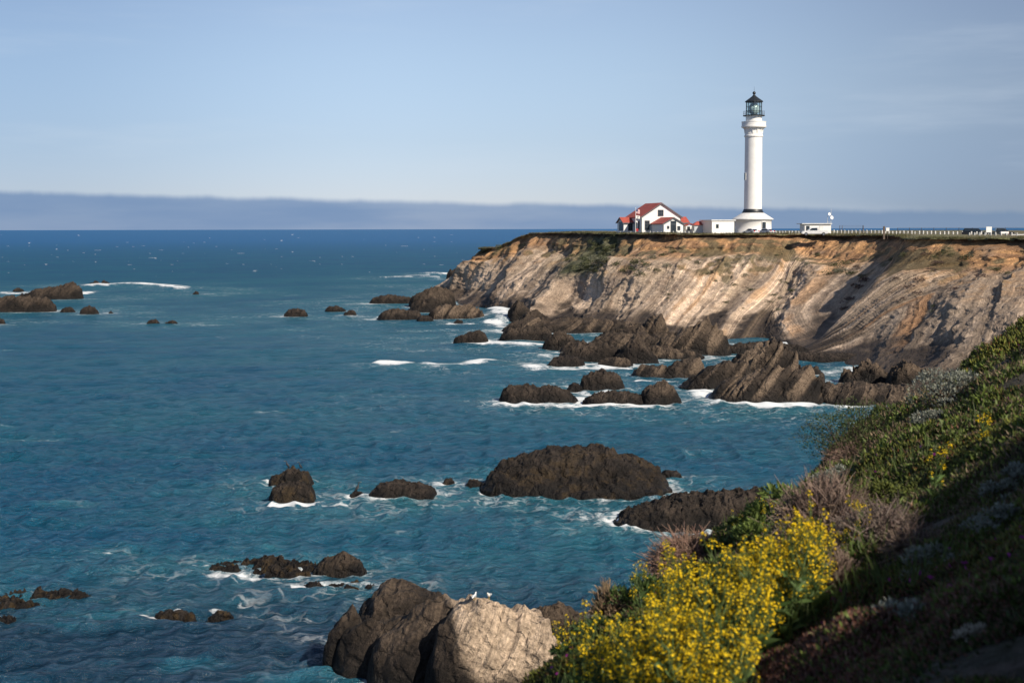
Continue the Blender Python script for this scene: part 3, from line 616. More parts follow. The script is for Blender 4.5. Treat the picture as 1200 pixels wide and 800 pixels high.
lr = np.log(syg); farcap = sst(.80, .94, vn(ta[None, :] * 260 + 0 * syg, (yy[:, None] - Y0) / 1.3 + 0 * syg, 0, 333)) * sst(350, 700, syg) * sst(9000, 4000, syg) * .75
foam = np.maximum(foam, farcap)
kelp = sst(640, 760, yy)[:, None] * sst(-.15, .35, fbm(sxg / 7, syg / 4, 0, 3, seed=341) + .42)  # darkens the water towards the nearest rows, broken up by noise
aer = np.clip(aer * (.75 + .5 * fx), 0, 1)
V = np.stack([sxg + ox, syg + oy, hz], -1)
M_sea, t, p = newmat('sea_water')
t.nodes.remove(p)
A = attr(t, 'foam').outputs['Fac']; E = attr(t, 'aer').outputs['Fac']; K = attr(t, 'kelp').outputs['Fac']
gg = N(t, 'ShaderNodeNewGeometry'); PO = gg.outputs['Position']
def nz(sc, dt=4, ro=.6, v=None, dist=0.0):
    n = N(t, 'ShaderNodeTexNoise'); n.inputs['Scale'].default_value = sc; n.inputs['Detail'].default_value = dt; n.inputs['Roughness'].default_value = ro; n.inputs['Distortion'].default_value = dist
    t.links.new(v or PO, n.inputs['Vector']); return n.outputs[0]
patch = nz(.018, 3); patch2 = nz(.09, 3)
deep = mixc(t, maprange(t, patch, .35, .65), (.0044, .059, .128), (.006, .076, .134))
deep = mixc(t, maprange(t, patch2, .35, .7, 0, .5), deep, (.0085, .09, .130))
dif = N(t, 'ShaderNodeBsdfDiffuse')
gl = N(t, 'ShaderNodeBsdfGlossy'); gl.inputs['Color'].default_value = (1, 1, 1, 1); gl.inputs['Roughness'].default_value = .16
mp = N(t, 'ShaderNodeMapping'); mp.inputs['Rotation'].default_value = (0, 0, R(-8)); mp.inputs['Scale'].default_value = (.75, 1.2, 1); t.links.new(PO, mp.inputs[0])
rip = mathn(t, 'ADD', mathn(t, 'MULTIPLY', nz(2.1, 5, .62, mp.outputs[0], .5), .65), mathn(t, 'MULTIPLY', nz(.6, 3, .6, mp.outputs[0]), .5))
mpf = N(t, 'ShaderNodeMapping'); mpf.inputs['Rotation'].default_value = (0, 0, R(6)); mpf.inputs['Scale'].default_value = (.55, 1.0, 1); t.links.new(PO, mpf.inputs[0])
rip = mathn(t, 'ADD', rip, mathn(t, 'MULTIPLY', nz(.26, 7, .68, mpf.outputs[0]), 2.6))
bp = N(t, 'ShaderNodeBump'); bp.inputs['Strength'].default_value = 1.0; bp.inputs['Distance'].default_value = .6
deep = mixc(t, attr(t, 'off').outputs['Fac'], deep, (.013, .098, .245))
wat = mixc(t, mathn(t, 'MULTIPLY', E, .6), deep, (.045, .17, .20))
wat = mixc(t, mathn(t, 'MULTIPLY', K, .92), wat, (.005, .027, .056))  # nearest water mixed towards a dark navy
t.links.new(wat, dif.inputs[0])
t.links.new(rip, bp.inputs['Height'])
for q in (dif, gl): t.links.new(bp.outputs[0], q.inputs['Normal'])
fr = N(t, 'ShaderNodeFresnel'); fr.inputs['IOR'].default_value = 1.33; t.links.new(bp.outputs[0], fr.inputs['Normal'])
ff = mathn(t, 'MINIMUM', fr.outputs[0], maprange(t, attr(t, 'far').outputs['Fac'], 0, 1, .42, .14, False))
mx = N(t, 'ShaderNodeMixShader'); t.links.new(ff, mx.inputs[0]); t.links.new(dif.outputs[0], mx.inputs[1]); t.links.new(gl.outputs[0], mx.inputs[2])
web = nz(1.1, 6, .7, None, .8); web2 = nz(.22, 5, .65, None, 1.0)
fm = mathn(t, 'ADD', A, mathn(t, 'ADD', mathn(t, 'MULTIPLY', mathn(t, 'SUBTRACT', web, .5), 1.5), mathn(t, 'MULTIPLY', mathn(t, 'SUBTRACT', web2, .5), 1.0)))
fm = mathn(t, 'MULTIPLY', maprange(t, fm, .52, 1.12), maprange(t, A, .03, .22))
vo = N(t, 'ShaderNodeTexVoronoi', feature='DISTANCE_TO_EDGE'); vo.inputs['Scale'].default_value = .55
va = N(t, 'ShaderNodeVectorMath', operation='ADD'); nw = N(t, 'ShaderNodeTexNoise'); nw.inputs['Scale'].default_value = .5; nw.inputs['Detail'].default_value = 5; t.links.new(PO, nw.inputs['Vector'])
vs_ = N(t, 'ShaderNodeVectorMath', operation='SCALE'); vs_.inputs['Scale'].default_value = 3.5; t.links.new(nw.outputs['Color'], vs_.inputs[0]); t.links.new(PO, va.inputs[0]); t.links.new(vs_.outputs[0], va.inputs[1]); t.links.new(va.outputs[0], vo.inputs['Vector'])
lace = mathn(t, 'MULTIPLY', maprange(t, vo.outputs['Distance'], .0, .11, 1.0, 0.0), mathn(t, 'MULTIPLY', maprange(t, E, .25, .95), maprange(t, web2, .42, .62)))
fm = mathn(t, 'MAXIMUM', fm, mathn(t, 'MULTIPLY', lace, .42))
fd = N(t, 'ShaderNodeBsdfDiffuse'); fd.inputs[0].default_value = (.72, .75, .76, 1)
mx2 = N(t, 'ShaderNodeMixShader'); t.links.new(fm, mx2.inputs[0]); t.links.new(mx.outputs[0], mx2.inputs[1]); t.links.new(fd.outputs[0], mx2.inputs[2])
t.links.new(mx2.outputs[0], t.nodes['Material Output'].inputs['Surface'])
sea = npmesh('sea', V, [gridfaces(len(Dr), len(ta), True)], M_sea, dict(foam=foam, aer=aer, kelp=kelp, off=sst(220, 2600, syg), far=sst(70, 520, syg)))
tag(sea, kind='structure')
# ------------------------------------------------------------------ scrub growing on the cliff, each bush a thing
hv = head.data; HVv = np.empty(len(hv.vertices) * 3); hv.vertices.foreach_get('co', HVv); HVv = HVv.reshape(NU, NV, 3)
ppx = 600 + F * HVv[..., 0] / HVv[..., 1]; ppy = Y0 + F * (EYE - HVv[..., 2]) / HVv[..., 1]
def scrub_mesh(seed, cols):
    r_ = np.random.default_rng(seed); n = 260; v = r_.normal(size=(n, 3)); v /= np.linalg.norm(v, axis=1)[:, None]; v[:, 2] = np.abs(v[:, 2])
    lob = r_.normal(size=(7, 3)) * np.array([.5, .5, .2]); i = r_.integers(0, 7, n); Pm = lob[i] + v * .55 * r_.uniform(.5, 1, (n, 1))
    d = v + r_.normal(size=(n, 3)) * .6; d /= np.linalg.norm(d, axis=1)[:, None]; sd_ = np.cross(d, r_.normal(size=(n, 3))); sd_ /= np.linalg.norm(sd_, axis=1)[:, None]
    L_ = r_.uniform(.16, .34, (n, 1)); W_l = L_ * .5
    V = np.stack([Pm, Pm + d * L_ * .5 + sd_ * W_l * .5, Pm + d * L_, Pm + d * L_ * .5 - sd_ * W_l * .5], 1).reshape(-1, 3)
    k = np.arange(n)[:, None] * 4; c_ = lerp(np.array(cols[0]), np.array(cols[1]), r_.random(n)) 
    o = npmesh('cliff_bush', V, [k + np.array([[0, 1, 2, 3]])], M_leaf, dict(Col=np.repeat(c_, 4, 0)), False, None, False); return o
SCM = [scrub_mesh(700 + k, c_) for k, c_ in enumerate([[(.035, .045, .018), (.085, .095, .04)], [(.05, .06, .025), (.12, .125, .06)], [(.08, .085, .055), (.19, .19, .13)], [(.07, .045, .04), (.13, .085, .07)]])]
sr = random.Random(4)
def cbush(px, py, r_, k, label, group):
    q = np.argmin((ppx - px) ** 2 + (ppy - py) ** 2); p_ = HVv.reshape(-1, 3)[q]
    o = SCM[k].copy(); COL.objects.link(o); o.location = p_; o.scale = (r_, r_, r_ * .7); o.rotation_euler = (sr.uniform(-.2, .2), sr.uniform(-.2, .2), sr.uniform(0, 6.3)); tag(o, label, 'bush', group)
for _ in range(46): 
    t_ = sr.random() ** .8; cbush(sr.gauss(712 - 22 * t_, 9), 277 + 42 * t_, sr.uniform(.7, 1.5), sr.choice((0, 1, 1, 2)), 'grey green bush in the overgrown gully left of the red roofed house', 'bushes in the overgrown gully')
for px, py, r_, k in [(626, 284, 1.3, 1), (633, 288, 1.0, 2), (588, 291, 1.4, 1), (597, 294, 1.2, 0), (580, 293, 1.0, 1), (672, 300, 1.2, 1), (666, 305, 1.0, 1), (640, 282, 1.1, 0)]:
    cbush(px, py, r_, k, 'bush on the shoulder or upper face of the headland tip', 'bushes on the headland tip')
for px, py, r_, k in [(735, 300, 1.3, 1), (745, 308, 1.6, 1), (758, 312, 1.5, 0), (768, 318, 1.3, 1), (752, 322, 1.4, 1), (775, 300, 1.0, 0), (782, 312, 1.0, 2), (730, 318, 1.1, 1), (742, 316, 1.2, 0), (790, 296, 1.0, 1), (764, 303, 1.2, 2), (722, 310, 1.3, 1)]:
    cbush(px, py, r_, k, 'bush in the scrub on the cliff below the red roofed house', 'bushes below the red roofed house')
for px, py, r_, k in [(861, 335, .9, 0), (882, 341, .9, 0), (905, 347, .8, 0), (904, 355, .8, 0), (930, 342, .9, 0), (913, 364, .8, 2), (873, 324, .8, 2), (817, 308, .9, 1), (826, 300, .8, 1), (838, 330, .6, 2), (852, 312, 1.0, 2), (866, 300, .8, 1), (890, 305, .9, 2), (910, 300, .8, 1), (915, 330, .7, 0), (921, 332, .7, 1), (785, 346, .6, 0), (783, 350, .5, 1), (872, 362, .5, 0), (850, 355, .6, 0), (830, 322, .9, 1), (842, 306, .8, 0), (915, 350, .6, 2), (946, 310, .9, 2), (958, 300, 1.0, 1)]:
    cbush(px, py, r_, k, 'small round bush dotted on the cliff below the lighthouse', 'bushes dotted below the lighthouse')
for px, py, r_, k in [(978, 312, 1.3, 1), (985, 318, 1.4, 2), (992, 310, 1.3, 1), (1000, 322, 1.2, 0), (1006, 316, 1.1, 3), (972, 322, 1.1, 1), (1012, 330, 1.3, 3), (1004, 338, 1.3, 3), (998, 352, 1.1, 3), (990, 364, 1.0, 3), (982, 320, 1.2, 2), (1010, 325, 1.0, 1)]:
    cbush(px, py, r_, k, 'bush in the mauve and green scrub in the recess left of the striped slope', 'bushes in the cliff recess')
for px, py, r_, k in [(1085, 300, .9, 3), (1095, 303, .9, 0), (1100, 310, .8, 3), (1092, 318, .8, 3), (1078, 330, .8, 3), (1066, 338, .8, 3), (1060, 352, .8, 3), (1075, 345, .7, 3), (1052, 328, .7, 3), (1095, 360, .6, 0), (1093, 366, .5, 2), (1130, 303, 1.0, 1), (1138, 301, 1.0, 2), (1104, 296, .9, 1), (1112, 300, .9, 1), (1165, 318, .8, 0), (1150, 325, .8, 3), (1120, 340, .7, 3), (1045, 305, .7, 1), (1060, 300, .8, 1), (1180, 322, .8, 1)]:
    cbush(px, py, r_, k, 'brownish bush on the striped slope at the right of the cliff', 'bushes on the striped slope')
# ---- ragged grass along the cliff top
gr_ = np.random.default_rng(77); n = 26000
i = gr_.integers(0, NU, n); u_ = gr_.random(n) ** 2.2 * 7 - .35
base = np.stack([Tu[i, 0] - outn[i, 0] * u_, Tu[i, 1] - outn[i, 1] * u_, Tu[i, 2] + .0 * u_], 1); base[:, :2] += gr_.normal(size=(n, 2)) * .12
k = (vn(base[:, 0] / 2.3, base[:, 1] / 2.3, 0, 160) + .3 * gr_.normal(size=n)) > -.1; base, i, u_ = base[k], i[k], u_[k]; n = len(base)
dr = gr_.normal(size=(n, 3)) * .5 + np.array([0, 0, 1.0]); dr[:, :2] += outn[i] * np.where(u_ < .1, .8, 0)[:, None]; dr /= np.linalg.norm(dr, axis=1)[:, None]
L_ = gr_.uniform(.18, .5, (n, 1)) * (1 + .5 * np.clip(vn(base[:, 0] / 4, base[:, 1] / 4, 0, 161), 0, 1)[:, None]); sd_ = np.cross(dr, np.array([.2, .9, .1])); sd_ /= np.linalg.norm(sd_, axis=1)[:, None]
V = np.stack([base - sd_ * .05, base + sd_ * .05, base + dr * L_], 1).reshape(-1, 3); k3 = np.arange(n)[:, None] * 3 + np.array([[0, 1, 2]])
c_ = lerp(np.array((.07, .075, .03)), np.array((.17, .15, .075)), gr_.random(n))
o = npmesh('cliff_top_grass', V, [k3], M_leaf, dict(Col=np.repeat(c_, 3, 0)), False); tag(o, kind='stuff')
# ------------------------------------------------------------------ buildings on the headland
GZ = 18.62                                                     # ground height round the lighthouse
W_ = paint('white_wall_paint', (.80, .79, .76), .55, .05, .8)
W2 = paint('white_weathered_paint', (.74, .74, .72), .6, .10, 1.5)
RED = paint('red_shingle_roof', (.42, .085, .06), .75, .14, 1.2, 0, .3)
DKT = paint('dark_grey_trim', (.085, .10, .115), .6, .1)
BLK = paint('black_lantern_iron', (.018, .022, .026), .45, .1)
GLASSD = paint('dark_window_glass', (.03, .04, .05), .12, .2, 3)
BRN = paint('weathered_wood', (.14, .105, .08), .85, .2, 2)
RUST = paint('bollard_white', (.62, .61, .57), .7, .15, 3)
m, t, p = newmat('lantern_glass'); 
tr = N(t, 'ShaderNodeBsdfTransparent'); tr.inputs[0].default_value = (.86, .93, .92, 1); gl = N(t, 'ShaderNodeBsdfGlossy'); gl.inputs['Roughness'].default_value = .05
mx = N(t, 'ShaderNodeMixShader'); mx.inputs[0].default_value = .12; t.links.new(tr.outputs[0], mx.inputs[1]); t.links.new(gl.outputs[0], mx.inputs[2]); t.links.new(mx.outputs[0], t.nodes['Material Output'].inputs['Surface'])
GLS = m
LENS = paint('lens_glass', (.55, .66, .66), .1, .1, 6)

def windowp(parent, cx, cz, w, h, y, muntx=2, muntz=2, axis='y', sgn=-1, fmat=None):
    """window part: frame with a pane sub-part; on a wall whose outside faces sgn*axis at coordinate y"""
    fmat = fmat or DKT; bm = bmesh.new(); fw = .09
    def bb(a0, a1, z0, z1, d0, d1):
        lo, hi = sorted((y + sgn * d0, y + sgn * d1))
        if axis == 'y': box(bm, a0, a1, lo, hi, z0, z1)
        else: box(bm, lo, hi, a0, a1, z0, z1)
    x0, x1, z0, z1 = cx - w / 2, cx + w / 2, cz - h / 2, cz + h / 2
    bb(x0 - fw, x0, z0 - fw, z1 + fw, .003, .08); bb(x1, x1 + fw, z0 - fw, z1 + fw, .003, .08)
    bb(x0, x1, z1, z1 + fw, .003, .08); bb(x0, x1, z0 - fw, z0, .003, .11)
    for i in range(1, muntx): q = x0 + w * i / muntx; bb(q - .025, q + .025, z0, z1, .022, .055)
    for i in range(1, muntz): q = z0 + h * i / muntz; bb(x0, x1, q - .025, q + .025, .024, .052)
    fr_ = mobj('window', bm, fmat, parent)
    bm = bmesh.new(); lo, hi = sorted((y + sgn * .003, y + sgn * .02))
    if axis == 'y': box(bm, x0, x1, lo, hi, z0, z1)
    else: box(bm, lo, hi, x0, x1, z0, z1)
    mobj('pane', bm, GLASSD, fr_); return fr_
# lighthouse
D0 = 356.0
lc = at(882, 268, D0)
LH = emp('lighthouse', 'tall white lighthouse tower with a black lantern on top', 'lighthouse', (lc[0], lc[1], GZ)); LH.scale = (1, 1, .976)
bm = bmesh.new(); lathe(bm, [(4.72, -1.2), (4.72, .35), (4.62, .42), (4.62, 3.1), (4.72, 3.2), (4.72, 3.42), (4.6, 3.46)], 64); mobj('base_drum', bm, W_, LH, True)
bm = bmesh.new(); lathe(bm, [(4.5, 3.4), (5.1, 3.45), (5.12, 3.62), (5.0, 3.7), (2.75, 5.15), (2.5, 5.2)], 64); mobj('base_roof', bm, W2, LH)
bm = bmesh.new(); lathe(bm, [(2.66, 5.16), (2.66, 5.35), (2.5, 5.6), (2.3, 6.1), (2.2, 6.12)], 48); mobj('base_collar', bm, BLK, LH)
bm = bmesh.new(); lathe(bm, [(2.21, 6.05), (2.2, 8), (2.13, 24.3), (2.32, 24.42), (2.34, 24.75), (2.18, 24.85), (2.16, 26.2), (2.3, 26.7), (2.35, 26.75)], 48); mobj('tower_shaft', bm, W_, LH, False)
bm = bmesh.new()
for k in range(12):
    a = 2 * math.pi * (k + .5) / 12; c0, s0_ = math.cos(a), math.sin(a)
    b2 = bmesh.new(); prism(b2, [(2.1, 25.2), (2.24, 25.2), (2.42, 26.4), (2.75, 26.6), (2.75, 26.75), (2.1, 26.75)], -.12, .12)
    bmesh.ops.rotate(b2, verts=b2.verts, cent=(0, 0, 0), matrix=Matrix.Rotation(a, 3, 'Z')); me = bpy.data.meshes.new('tmp'); b2.to_mesh(me); b2.free(); bm.from_mesh(me); bpy.data.meshes.remove(me)
mobj('gallery_bracket', bm, W_, LH)
bm = bmesh.new(); lathe(bm, [(2.3, 26.74), (3.02, 26.76), (3.06, 26.9), (3.06, 27.15), (2.98, 27.2), (2.98, 28.05), (3.06, 28.1), (3.06, 28.22), (2.88, 28.24), (2.86, 27.3), (1.5, 27.28)], 56); mobj('gallery', bm, W_, LH)
bm = bmesh.new(); lathe(bm, [(1.98, 27.2), (1.98, 29.5), (2.05, 29.55), (2.05, 29.62)], 48); mobj('watch_room', bm, W_, LH)
bm = bmesh.new(); lathe(bm, [(2.0, 29.6), (2.68, 29.63), (2.7, 29.8), (2.62, 29.84), (1.5, 29.85)], 48); mobj('lantern_floor', bm, BLK, LH)
bm = bmesh.new()
for k in range(16):
    a = 2 * math.pi * k / 16; tube(bm, (2.6 * math.cos(a), 2.6 * math.sin(a), 29.8), (2.6 * math.cos(a), 2.6 * math.sin(a), 30.85), .025, n=5)
for zz in (30.3, 30.85):
    for k in range(32):
        a, b = 2 * math.pi * k / 32, 2 * math.pi * (k + 1) / 32; tube(bm, (2.6 * math.cos(a), 2.6 * math.sin(a), zz), (2.6 * math.cos(b), 2.6 * math.sin(b), zz), .022, n=4)
mobj('railing', bm, BLK, LH)
bm = bmesh.new(); lathe(bm, [(1.9, 29.84), (1.9, 33.1)], 16, math.pi / 16); bmesh.ops.delete(bm, geom=[f for f in bm.faces if len(f.verts) > 4], context='FACES'); gp = mobj('lantern_glazing', bm, GLS, LH)
bm = bmesh.new()
for k in range(16):
    a = 2 * math.pi * (k + .5) / 16; tube(bm, (1.92 * math.cos(a), 1.92 * math.sin(a), 29.84), (1.92 * math.cos(a), 1.92 * math.sin(a), 33.15), .05, n=5)
for zz in (30.9, 32.0, 33.1):
    for k in range(16):
        a, b = 2 * math.pi * (k + .5) / 16, 2 * math.pi * (k + 1.5) / 16; tube(bm, (1.92 * math.cos(a), 1.92 * math.sin(a), zz), (1.92 * math.cos(b), 1.92 * math.sin(b), zz), .045, n=4)
mobj('glazing_bar', bm, BLK, LH)
bm = bmesh.new(); lathe(bm, [(.6, 29.86), (.7, 30.2), (1.2, 30.5), (1.3, 31.4), (1.2, 32.2), (.8, 32.7), (.3, 32.9)], 20); mobj('lens', bm, LENS, LH, True)
bm = bmesh.new(); lathe(bm, [(1.9, 33.12), (2.22, 33.14), (2.22, 33.36), (2.05, 33.5), (1.2, 34.1), (.5, 34.65), (.32, 34.9)], 16, math.pi / 16); rf = mobj('lantern_roof', bm, BLK, LH)
bm = bmesh.new(); lathe(bm, [(.3, 34.85), (.24, 35.0), (.2, 35.05), (.36, 35.2), (.42, 35.45), (.32, 35.7), (.1, 35.85)], 14); mobj('ball_finial', bm, BLK, rf, True)
bm = bmesh.new(); tube(bm, (0, 0, 35.8), (0, 0, 37.1), .035, .015); mobj('lightning_rod', bm, BLK, rf)
def drumwin(ang, rr, cz, w, h):
    bm = bmesh.new(); box(bm, -w / 2 - .1, w / 2 + .1, -.12, .06, cz - h / 2 - .1, cz + h / 2 + .1); o = mobj('window', bm, W2, LH); o.location = (rr * math.sin(ang), -rr * math.cos(ang), 0); o.rotation_euler = (0, 0, ang)
    bm = bmesh.new(); box(bm, -w / 2, w / 2, -.15, -.05, cz - h / 2, cz + h / 2); mobj('pane', bm, GLASSD, o); return o
drumwin(R(6 + 20), 4.62, 1.95, 1.05, 1.75); drumwin(R(-72), 2.17, 14.4, .6, 1.7)

# keeper's signal building with red roofs
hc = at(774.8, 268, 344)
HB = emp('signal_house', 'white gabled house with red roofs and a low front wing', 'house', (hc[0], hc[1], GZ), R(13))
def gable(parent, x0, x1, y0, y1, ze, za, wall, roof, ov=.35, name='wall'):
    """walls with gables at y0/y1, ridge along y"""
    xm = (x0 + x1) / 2
    bm = bmesh.new(); prism(bm, [(x0, -.8), (x1, -.8), (x1, ze), (xm, za), (x0, ze)], y0, y1); mobj(name, bm, wall, parent)
    sl_ = (za - ze) / (xm - x0); bm = bmesh.new(); th = .16
    xe0, zz = x0 - ov, ze - ov * sl_
    prism(bm, [(xe0, zz + .02), (xm, za + .02), (x1 + ov, zz + .02), (x1 + ov, zz + .02 + th), (xm, za + .02 + th), (xe0, zz + .02 + th)], y0 - ov, y1 + ov); r_ = mobj('roof', bm, roof, parent)
    bm = bmesh.new()
    for yb in (y0 - ov - .06, y1 + ov):
        prism(bm, [(xe0 - .03, zz - .12), (xm, za - .12), (x1 + ov + .03, zz - .12), (x1 + ov + .03, zz + th - .02), (xm, za + th - .02), (xe0 - .03, zz + th - .02)], yb, yb + .057)
    mobj('bargeboard', bm, DKT, r_); return r_
gable(HB, -4.95, 4.95, 0, 11.8, 4.05, 7.25, W_, RED, .4)
windowp(HB, -.15, 4.95, 1.25, 1.35, 0, 3, 2); windowp(HB, -3.55, 2.0, 1.05, 2.1, 0, 2, 3)
for yy_ in (2.0, 4.2): windowp(HB, yy_, 2.0, .8, 1.9, -4.95, 2, 3, 'x', -1)
bm = bmesh.new()
for sx_ in (-4.95, 4.95): box(bm, sx_ - .07, sx_ + .07, -.07, .07, -.5, 3.75)
mobj('corner_board', bm, DKT, HB)
def wing(sx, x0, x1, y0, y1, ze, za):
    ym = (y0 + y1) / 2; lo, hi = sorted((x0, x1))
    bm = bmesh.new(); prism(bm, [(y0, -.8), (y1, -.8), (y1, ze), (ym, za), (y0, ze)], lo, hi, 'x'); mobj('side_wing', bm, W_, HB)
    k = (za - ze) / (ym - y0); ov = .3; bm = bmesh.new(); e0, e1 = (lo - ov, hi - .003) if sx < 0 else (lo + .003, hi + ov)
    prism(bm, [(y0 - ov, ze - ov * k + .02), (ym, za + .02), (y1 + ov, ze - ov * k + .02), (y1 + ov, ze - ov * k + .17), (ym, za + .17), (y0 - ov, ze - ov * k + .17)], e0, e1, 'x'); r_ = mobj('roof', bm, RED, HB)
    bm = bmesh.new(); xb = e0 - .06 if sx < 0 else e1 + .003
    prism(bm, [(y0 - ov - .03, ze - ov * k - .12), (ym, za - .12), (y1 + ov + .03, ze - ov * k - .12), (y1 + ov + .03, ze - ov * k + .14), (ym, za + .14), (y0 - ov - .03, ze - ov * k + .14)], xb, xb + .055, 'x')
    box(bm, e0, e1, y0 - ov - .05, y0 - ov - .003, ze - ov * k - .1, ze - ov * k + .14); mobj('bargeboard', bm, DKT, r_)
wing(-1, -7.55, -4.95, 6.0, 11.2, 2.65, 3.85); wing(1, 4.95, 9.1, 6.0, 11.2, 2.65, 3.95)
windowp(HB, -5.85, 1.65, 1.0, 1.75, 6.0, 2, 3); windowp(HB, 8.0, 1.8, 2.7, 1.9, -7.55, 3, 3, 'x', -1); windowp(HB, 7.3, 1.4, .7, 1.6, 6.0, 1, 2)
gable(HB, -2.6, 2.35, -9.2, -.42, 2.35, 3.72, W_, RED, .3, 'front_wing')
bm = B(-.75, .45, -9.25, -9.203, 0, 2.15); dr = mobj('door', bm, GLASSD, HB); bm = bmesh.new(); box(bm, -.85, -.75, -9.28, -9.203, -.1, 3.15); box(bm, .45, .55, -9.28, -9.203, -.1, 3.15); box(bm, -.75, .45, -9.28, -9.203, 2.15, 2.27); mobj('door_frame', bm, DKT, dr)
bm = B(-.75, .45, -9.24, -9.203, 2.28, 3.0); mobj('transom_pane', bm, GLASSD, dr)
windowp(HB, -1.45, 1.5, .35, .5, -9.2, 1, 1); windowp(HB, 1.2, 1.3, .55, .8, -9.2, 1, 2)
bm = bmesh.new()
for sx_ in (-2.6, 2.35): box(bm, sx_ - .06, sx_ + .06, -9.26, -9.14, -.5, 2.1)
mobj('corner_board', bm, DKT, HB)
# small porch shed between house and tower group
pc = at(809.5, 268, 350)
PS = emp('porch_shed', 'tiny white shed with a low red roof just right of the red roofed house', 'shed', (pc[0], pc[1], GZ), R(10))
mobj('wall', B(-1.2, 1.2, 0, 2.2, -.8, 1.9), W_, PS); bm = bmesh.new(); prism(bm, [(-1.45, 1.87), (0, 2.35), (1.45, 1.87), (1.45, 1.99), (0, 2.47), (-1.45, 1.99)], -.3, 2.5); mobj('roof', bm, RED, PS)
windowp(PS, -.55, 1.2, .55, .8, 0, 1, 2); windowp(PS, .55, 1.2, .55, .8, 0, 1, 2, fmat=W2)
sc_ = at(820.5, 268, 346)
SS = emp('red_roof_shed', 'small grey walled shed with a red pyramid roof beside the flat white block', 'shed', (sc_[0], sc_[1], GZ), R(6))
mobj('wall', B(-1.45, 1.45, 0, 2.6, -.8, 2.05), paint('pale_grey_wall', (.5, .54, .57), .7, .08), SS)
bm = bmesh.new(); va = [bm.verts.new(q) for q in ((-1.75, -.3, 2.02), (1.75, -.3, 2.02), (1.75, 2.9, 2.02), (-1.75, 2.9, 2.02), (-.5, 1.3, 2.95), (.5, 1.3, 2.95))]
for f_ in ((0, 1, 5, 4), (1, 2, 5), (2, 3, 4, 5), (3, 0, 4), (3, 2, 1, 0)): bm.faces.new([va[i] for i in f_])
mobj('roof', bm, RED, SS); mobj('corner_board', B(1.40, 1.50, -.04, .06, -.5, 2.0), DKT, SS)
bc = at(847.5, 268, 342)
FB = emp('flat_white_block', 'white flat roofed block building against the foot of the lighthouse', 'building', (bc[0], bc[1], GZ), R(17))
mobj('wall', B(-2.95, 2.95, 0, 6.6, -.8, 3.05), W_, FB); bm = bmesh.new(); box(bm, -3.2, 3.2, -.28, 6.85, 3.053, 3.28); mobj('roof', bm, W2, FB)
windowp(FB, -1.55, 1.75, .5, .75, 0, 1, 1)
mobj('corner_board', B(2.9, 3.02, -.05, .05, -.6, 3.0), DKT, FB)
wc = at(957, 268, 318)
WS = emp('white_equipment_shed', 'boxy white shed with overhanging flat roof, behind the white pickup', 'shed', (wc[0], wc[1], GZ - .1), R(4))
mobj('wall', B(-2.7, 3.2, 0, 4, -.8, 2.25), W_, WS); mobj('roof', B(-3.4, 3.4, -.4, 4.3, 2.253, 2.42), W2, WS); windowp(WS, -2.0, 1.3, .6, .9, 0, 1, 1); mobj('door', B(.6, 1.5, -.05, -.003, 0, 1.9), W2, WS)
mc = at(973.6, 268, 322)
MS = emp('antenna_mast', 'thin mast with white dishes beside the boxy white shed', 'mast', (mc[0], mc[1], GZ))
bm = bmesh.new(); tube(bm, (0, 0, -.5), (0, 0, 5.6), .06, .035); mobj('mast_pole', bm, RUST, MS); bm = bmesh.new(); tube(bm, (-.75, .1, -.5), (-.75, .1, 4.1), .06, .04); tube(bm, (-.75, .1, 2.6), (0, 0, 2.6), .03); mobj('mast_pole', bm, RUST, MS)
for (x_, z_, r_) in ((0.05, 3.55, .42), (-.5, 4.35, .36)):
    bm = bmesh.new(); lathe(bm, [(.05, 0), (r_ * .6, .06), (r_, .2), (r_ * .98, .22), (r_ * .55, .1), (.04, .05)], 18); o = mobj('dish', bm, W_, MS, True); o.location = (x_, -.15, z_); o.rotation_euler = (R(80), 0, R(25))
# flagpole
fc = at(744.9, 268, 338)
FP = emp('flagpole', 'white flagpole in front of the left wing of the red roofed house', 'flagpole', (fc[0], fc[1], GZ))
bm = bmesh.new(); tube(bm, (0, 0, -.5), (0, 0, 6.05), .075, .045, 8); mobj('pole', bm, W_, FP); bm = bmesh.new(); bmesh.ops.create_uvsphere(bm, u_segments=8, v_segments=6, radius=.1, matrix=Matrix.Translation((0, 0, 6.12))); mobj('pole_ball', bm, W_, FP)
mfl, t, p = newmat('striped_flag'); g_ = N(t, 'ShaderNodeTexCoord'); sp = N(t, 'ShaderNodeSeparateXYZ'); t.links.new(g_.outputs['Object'], sp.inputs[0])
st_ = mathn(t, 'GREATER_THAN', mathn(t, 'FRACT', mathn(t, 'MULTIPLY', sp.outputs[2], 6.5 / 1.0)), .5)
base_ = mixc(t, st_, (.75, .73, .72), (.5, .05, .06)); ca = mathn(t, 'MULTIPLY', mathn(t, 'LESS_THAN', sp.outputs[0], .42), mathn(t, 'GREATER_THAN', sp.outputs[2], -.54))
t.links.new(mixc(t, ca, base_, (.03, .04, .14)), p.inputs['Base Color'])
WF = paint('white_flag_cloth', (.78, .77, .74), .8, .05)
def flag(name, label, z_top, w, h, mat):
    n_, m_ = 12, 8; u, v = np.meshgrid(np.linspace(0, 1, n_), np.linspace(0, 1, m_), indexing='ij')
    V = np.stack([u * w * .95, .10 * np.sin(u * 7 + v * 1.3) * u, -v * h - .12 * u], -1)
    o = npmesh(name, V, [gridfaces(n_, m_)], mat); md = o.modifiers.new('thick', 'SOLIDIFY'); md.thickness = .012
    o.location = (fc[0] + .06, fc[1], GZ + z_top); return tag(o, label, 'flag')
flag('striped_flag', 'red and white striped flag with a blue corner, top of the pole', 5.75, .95, 1.0, mfl)
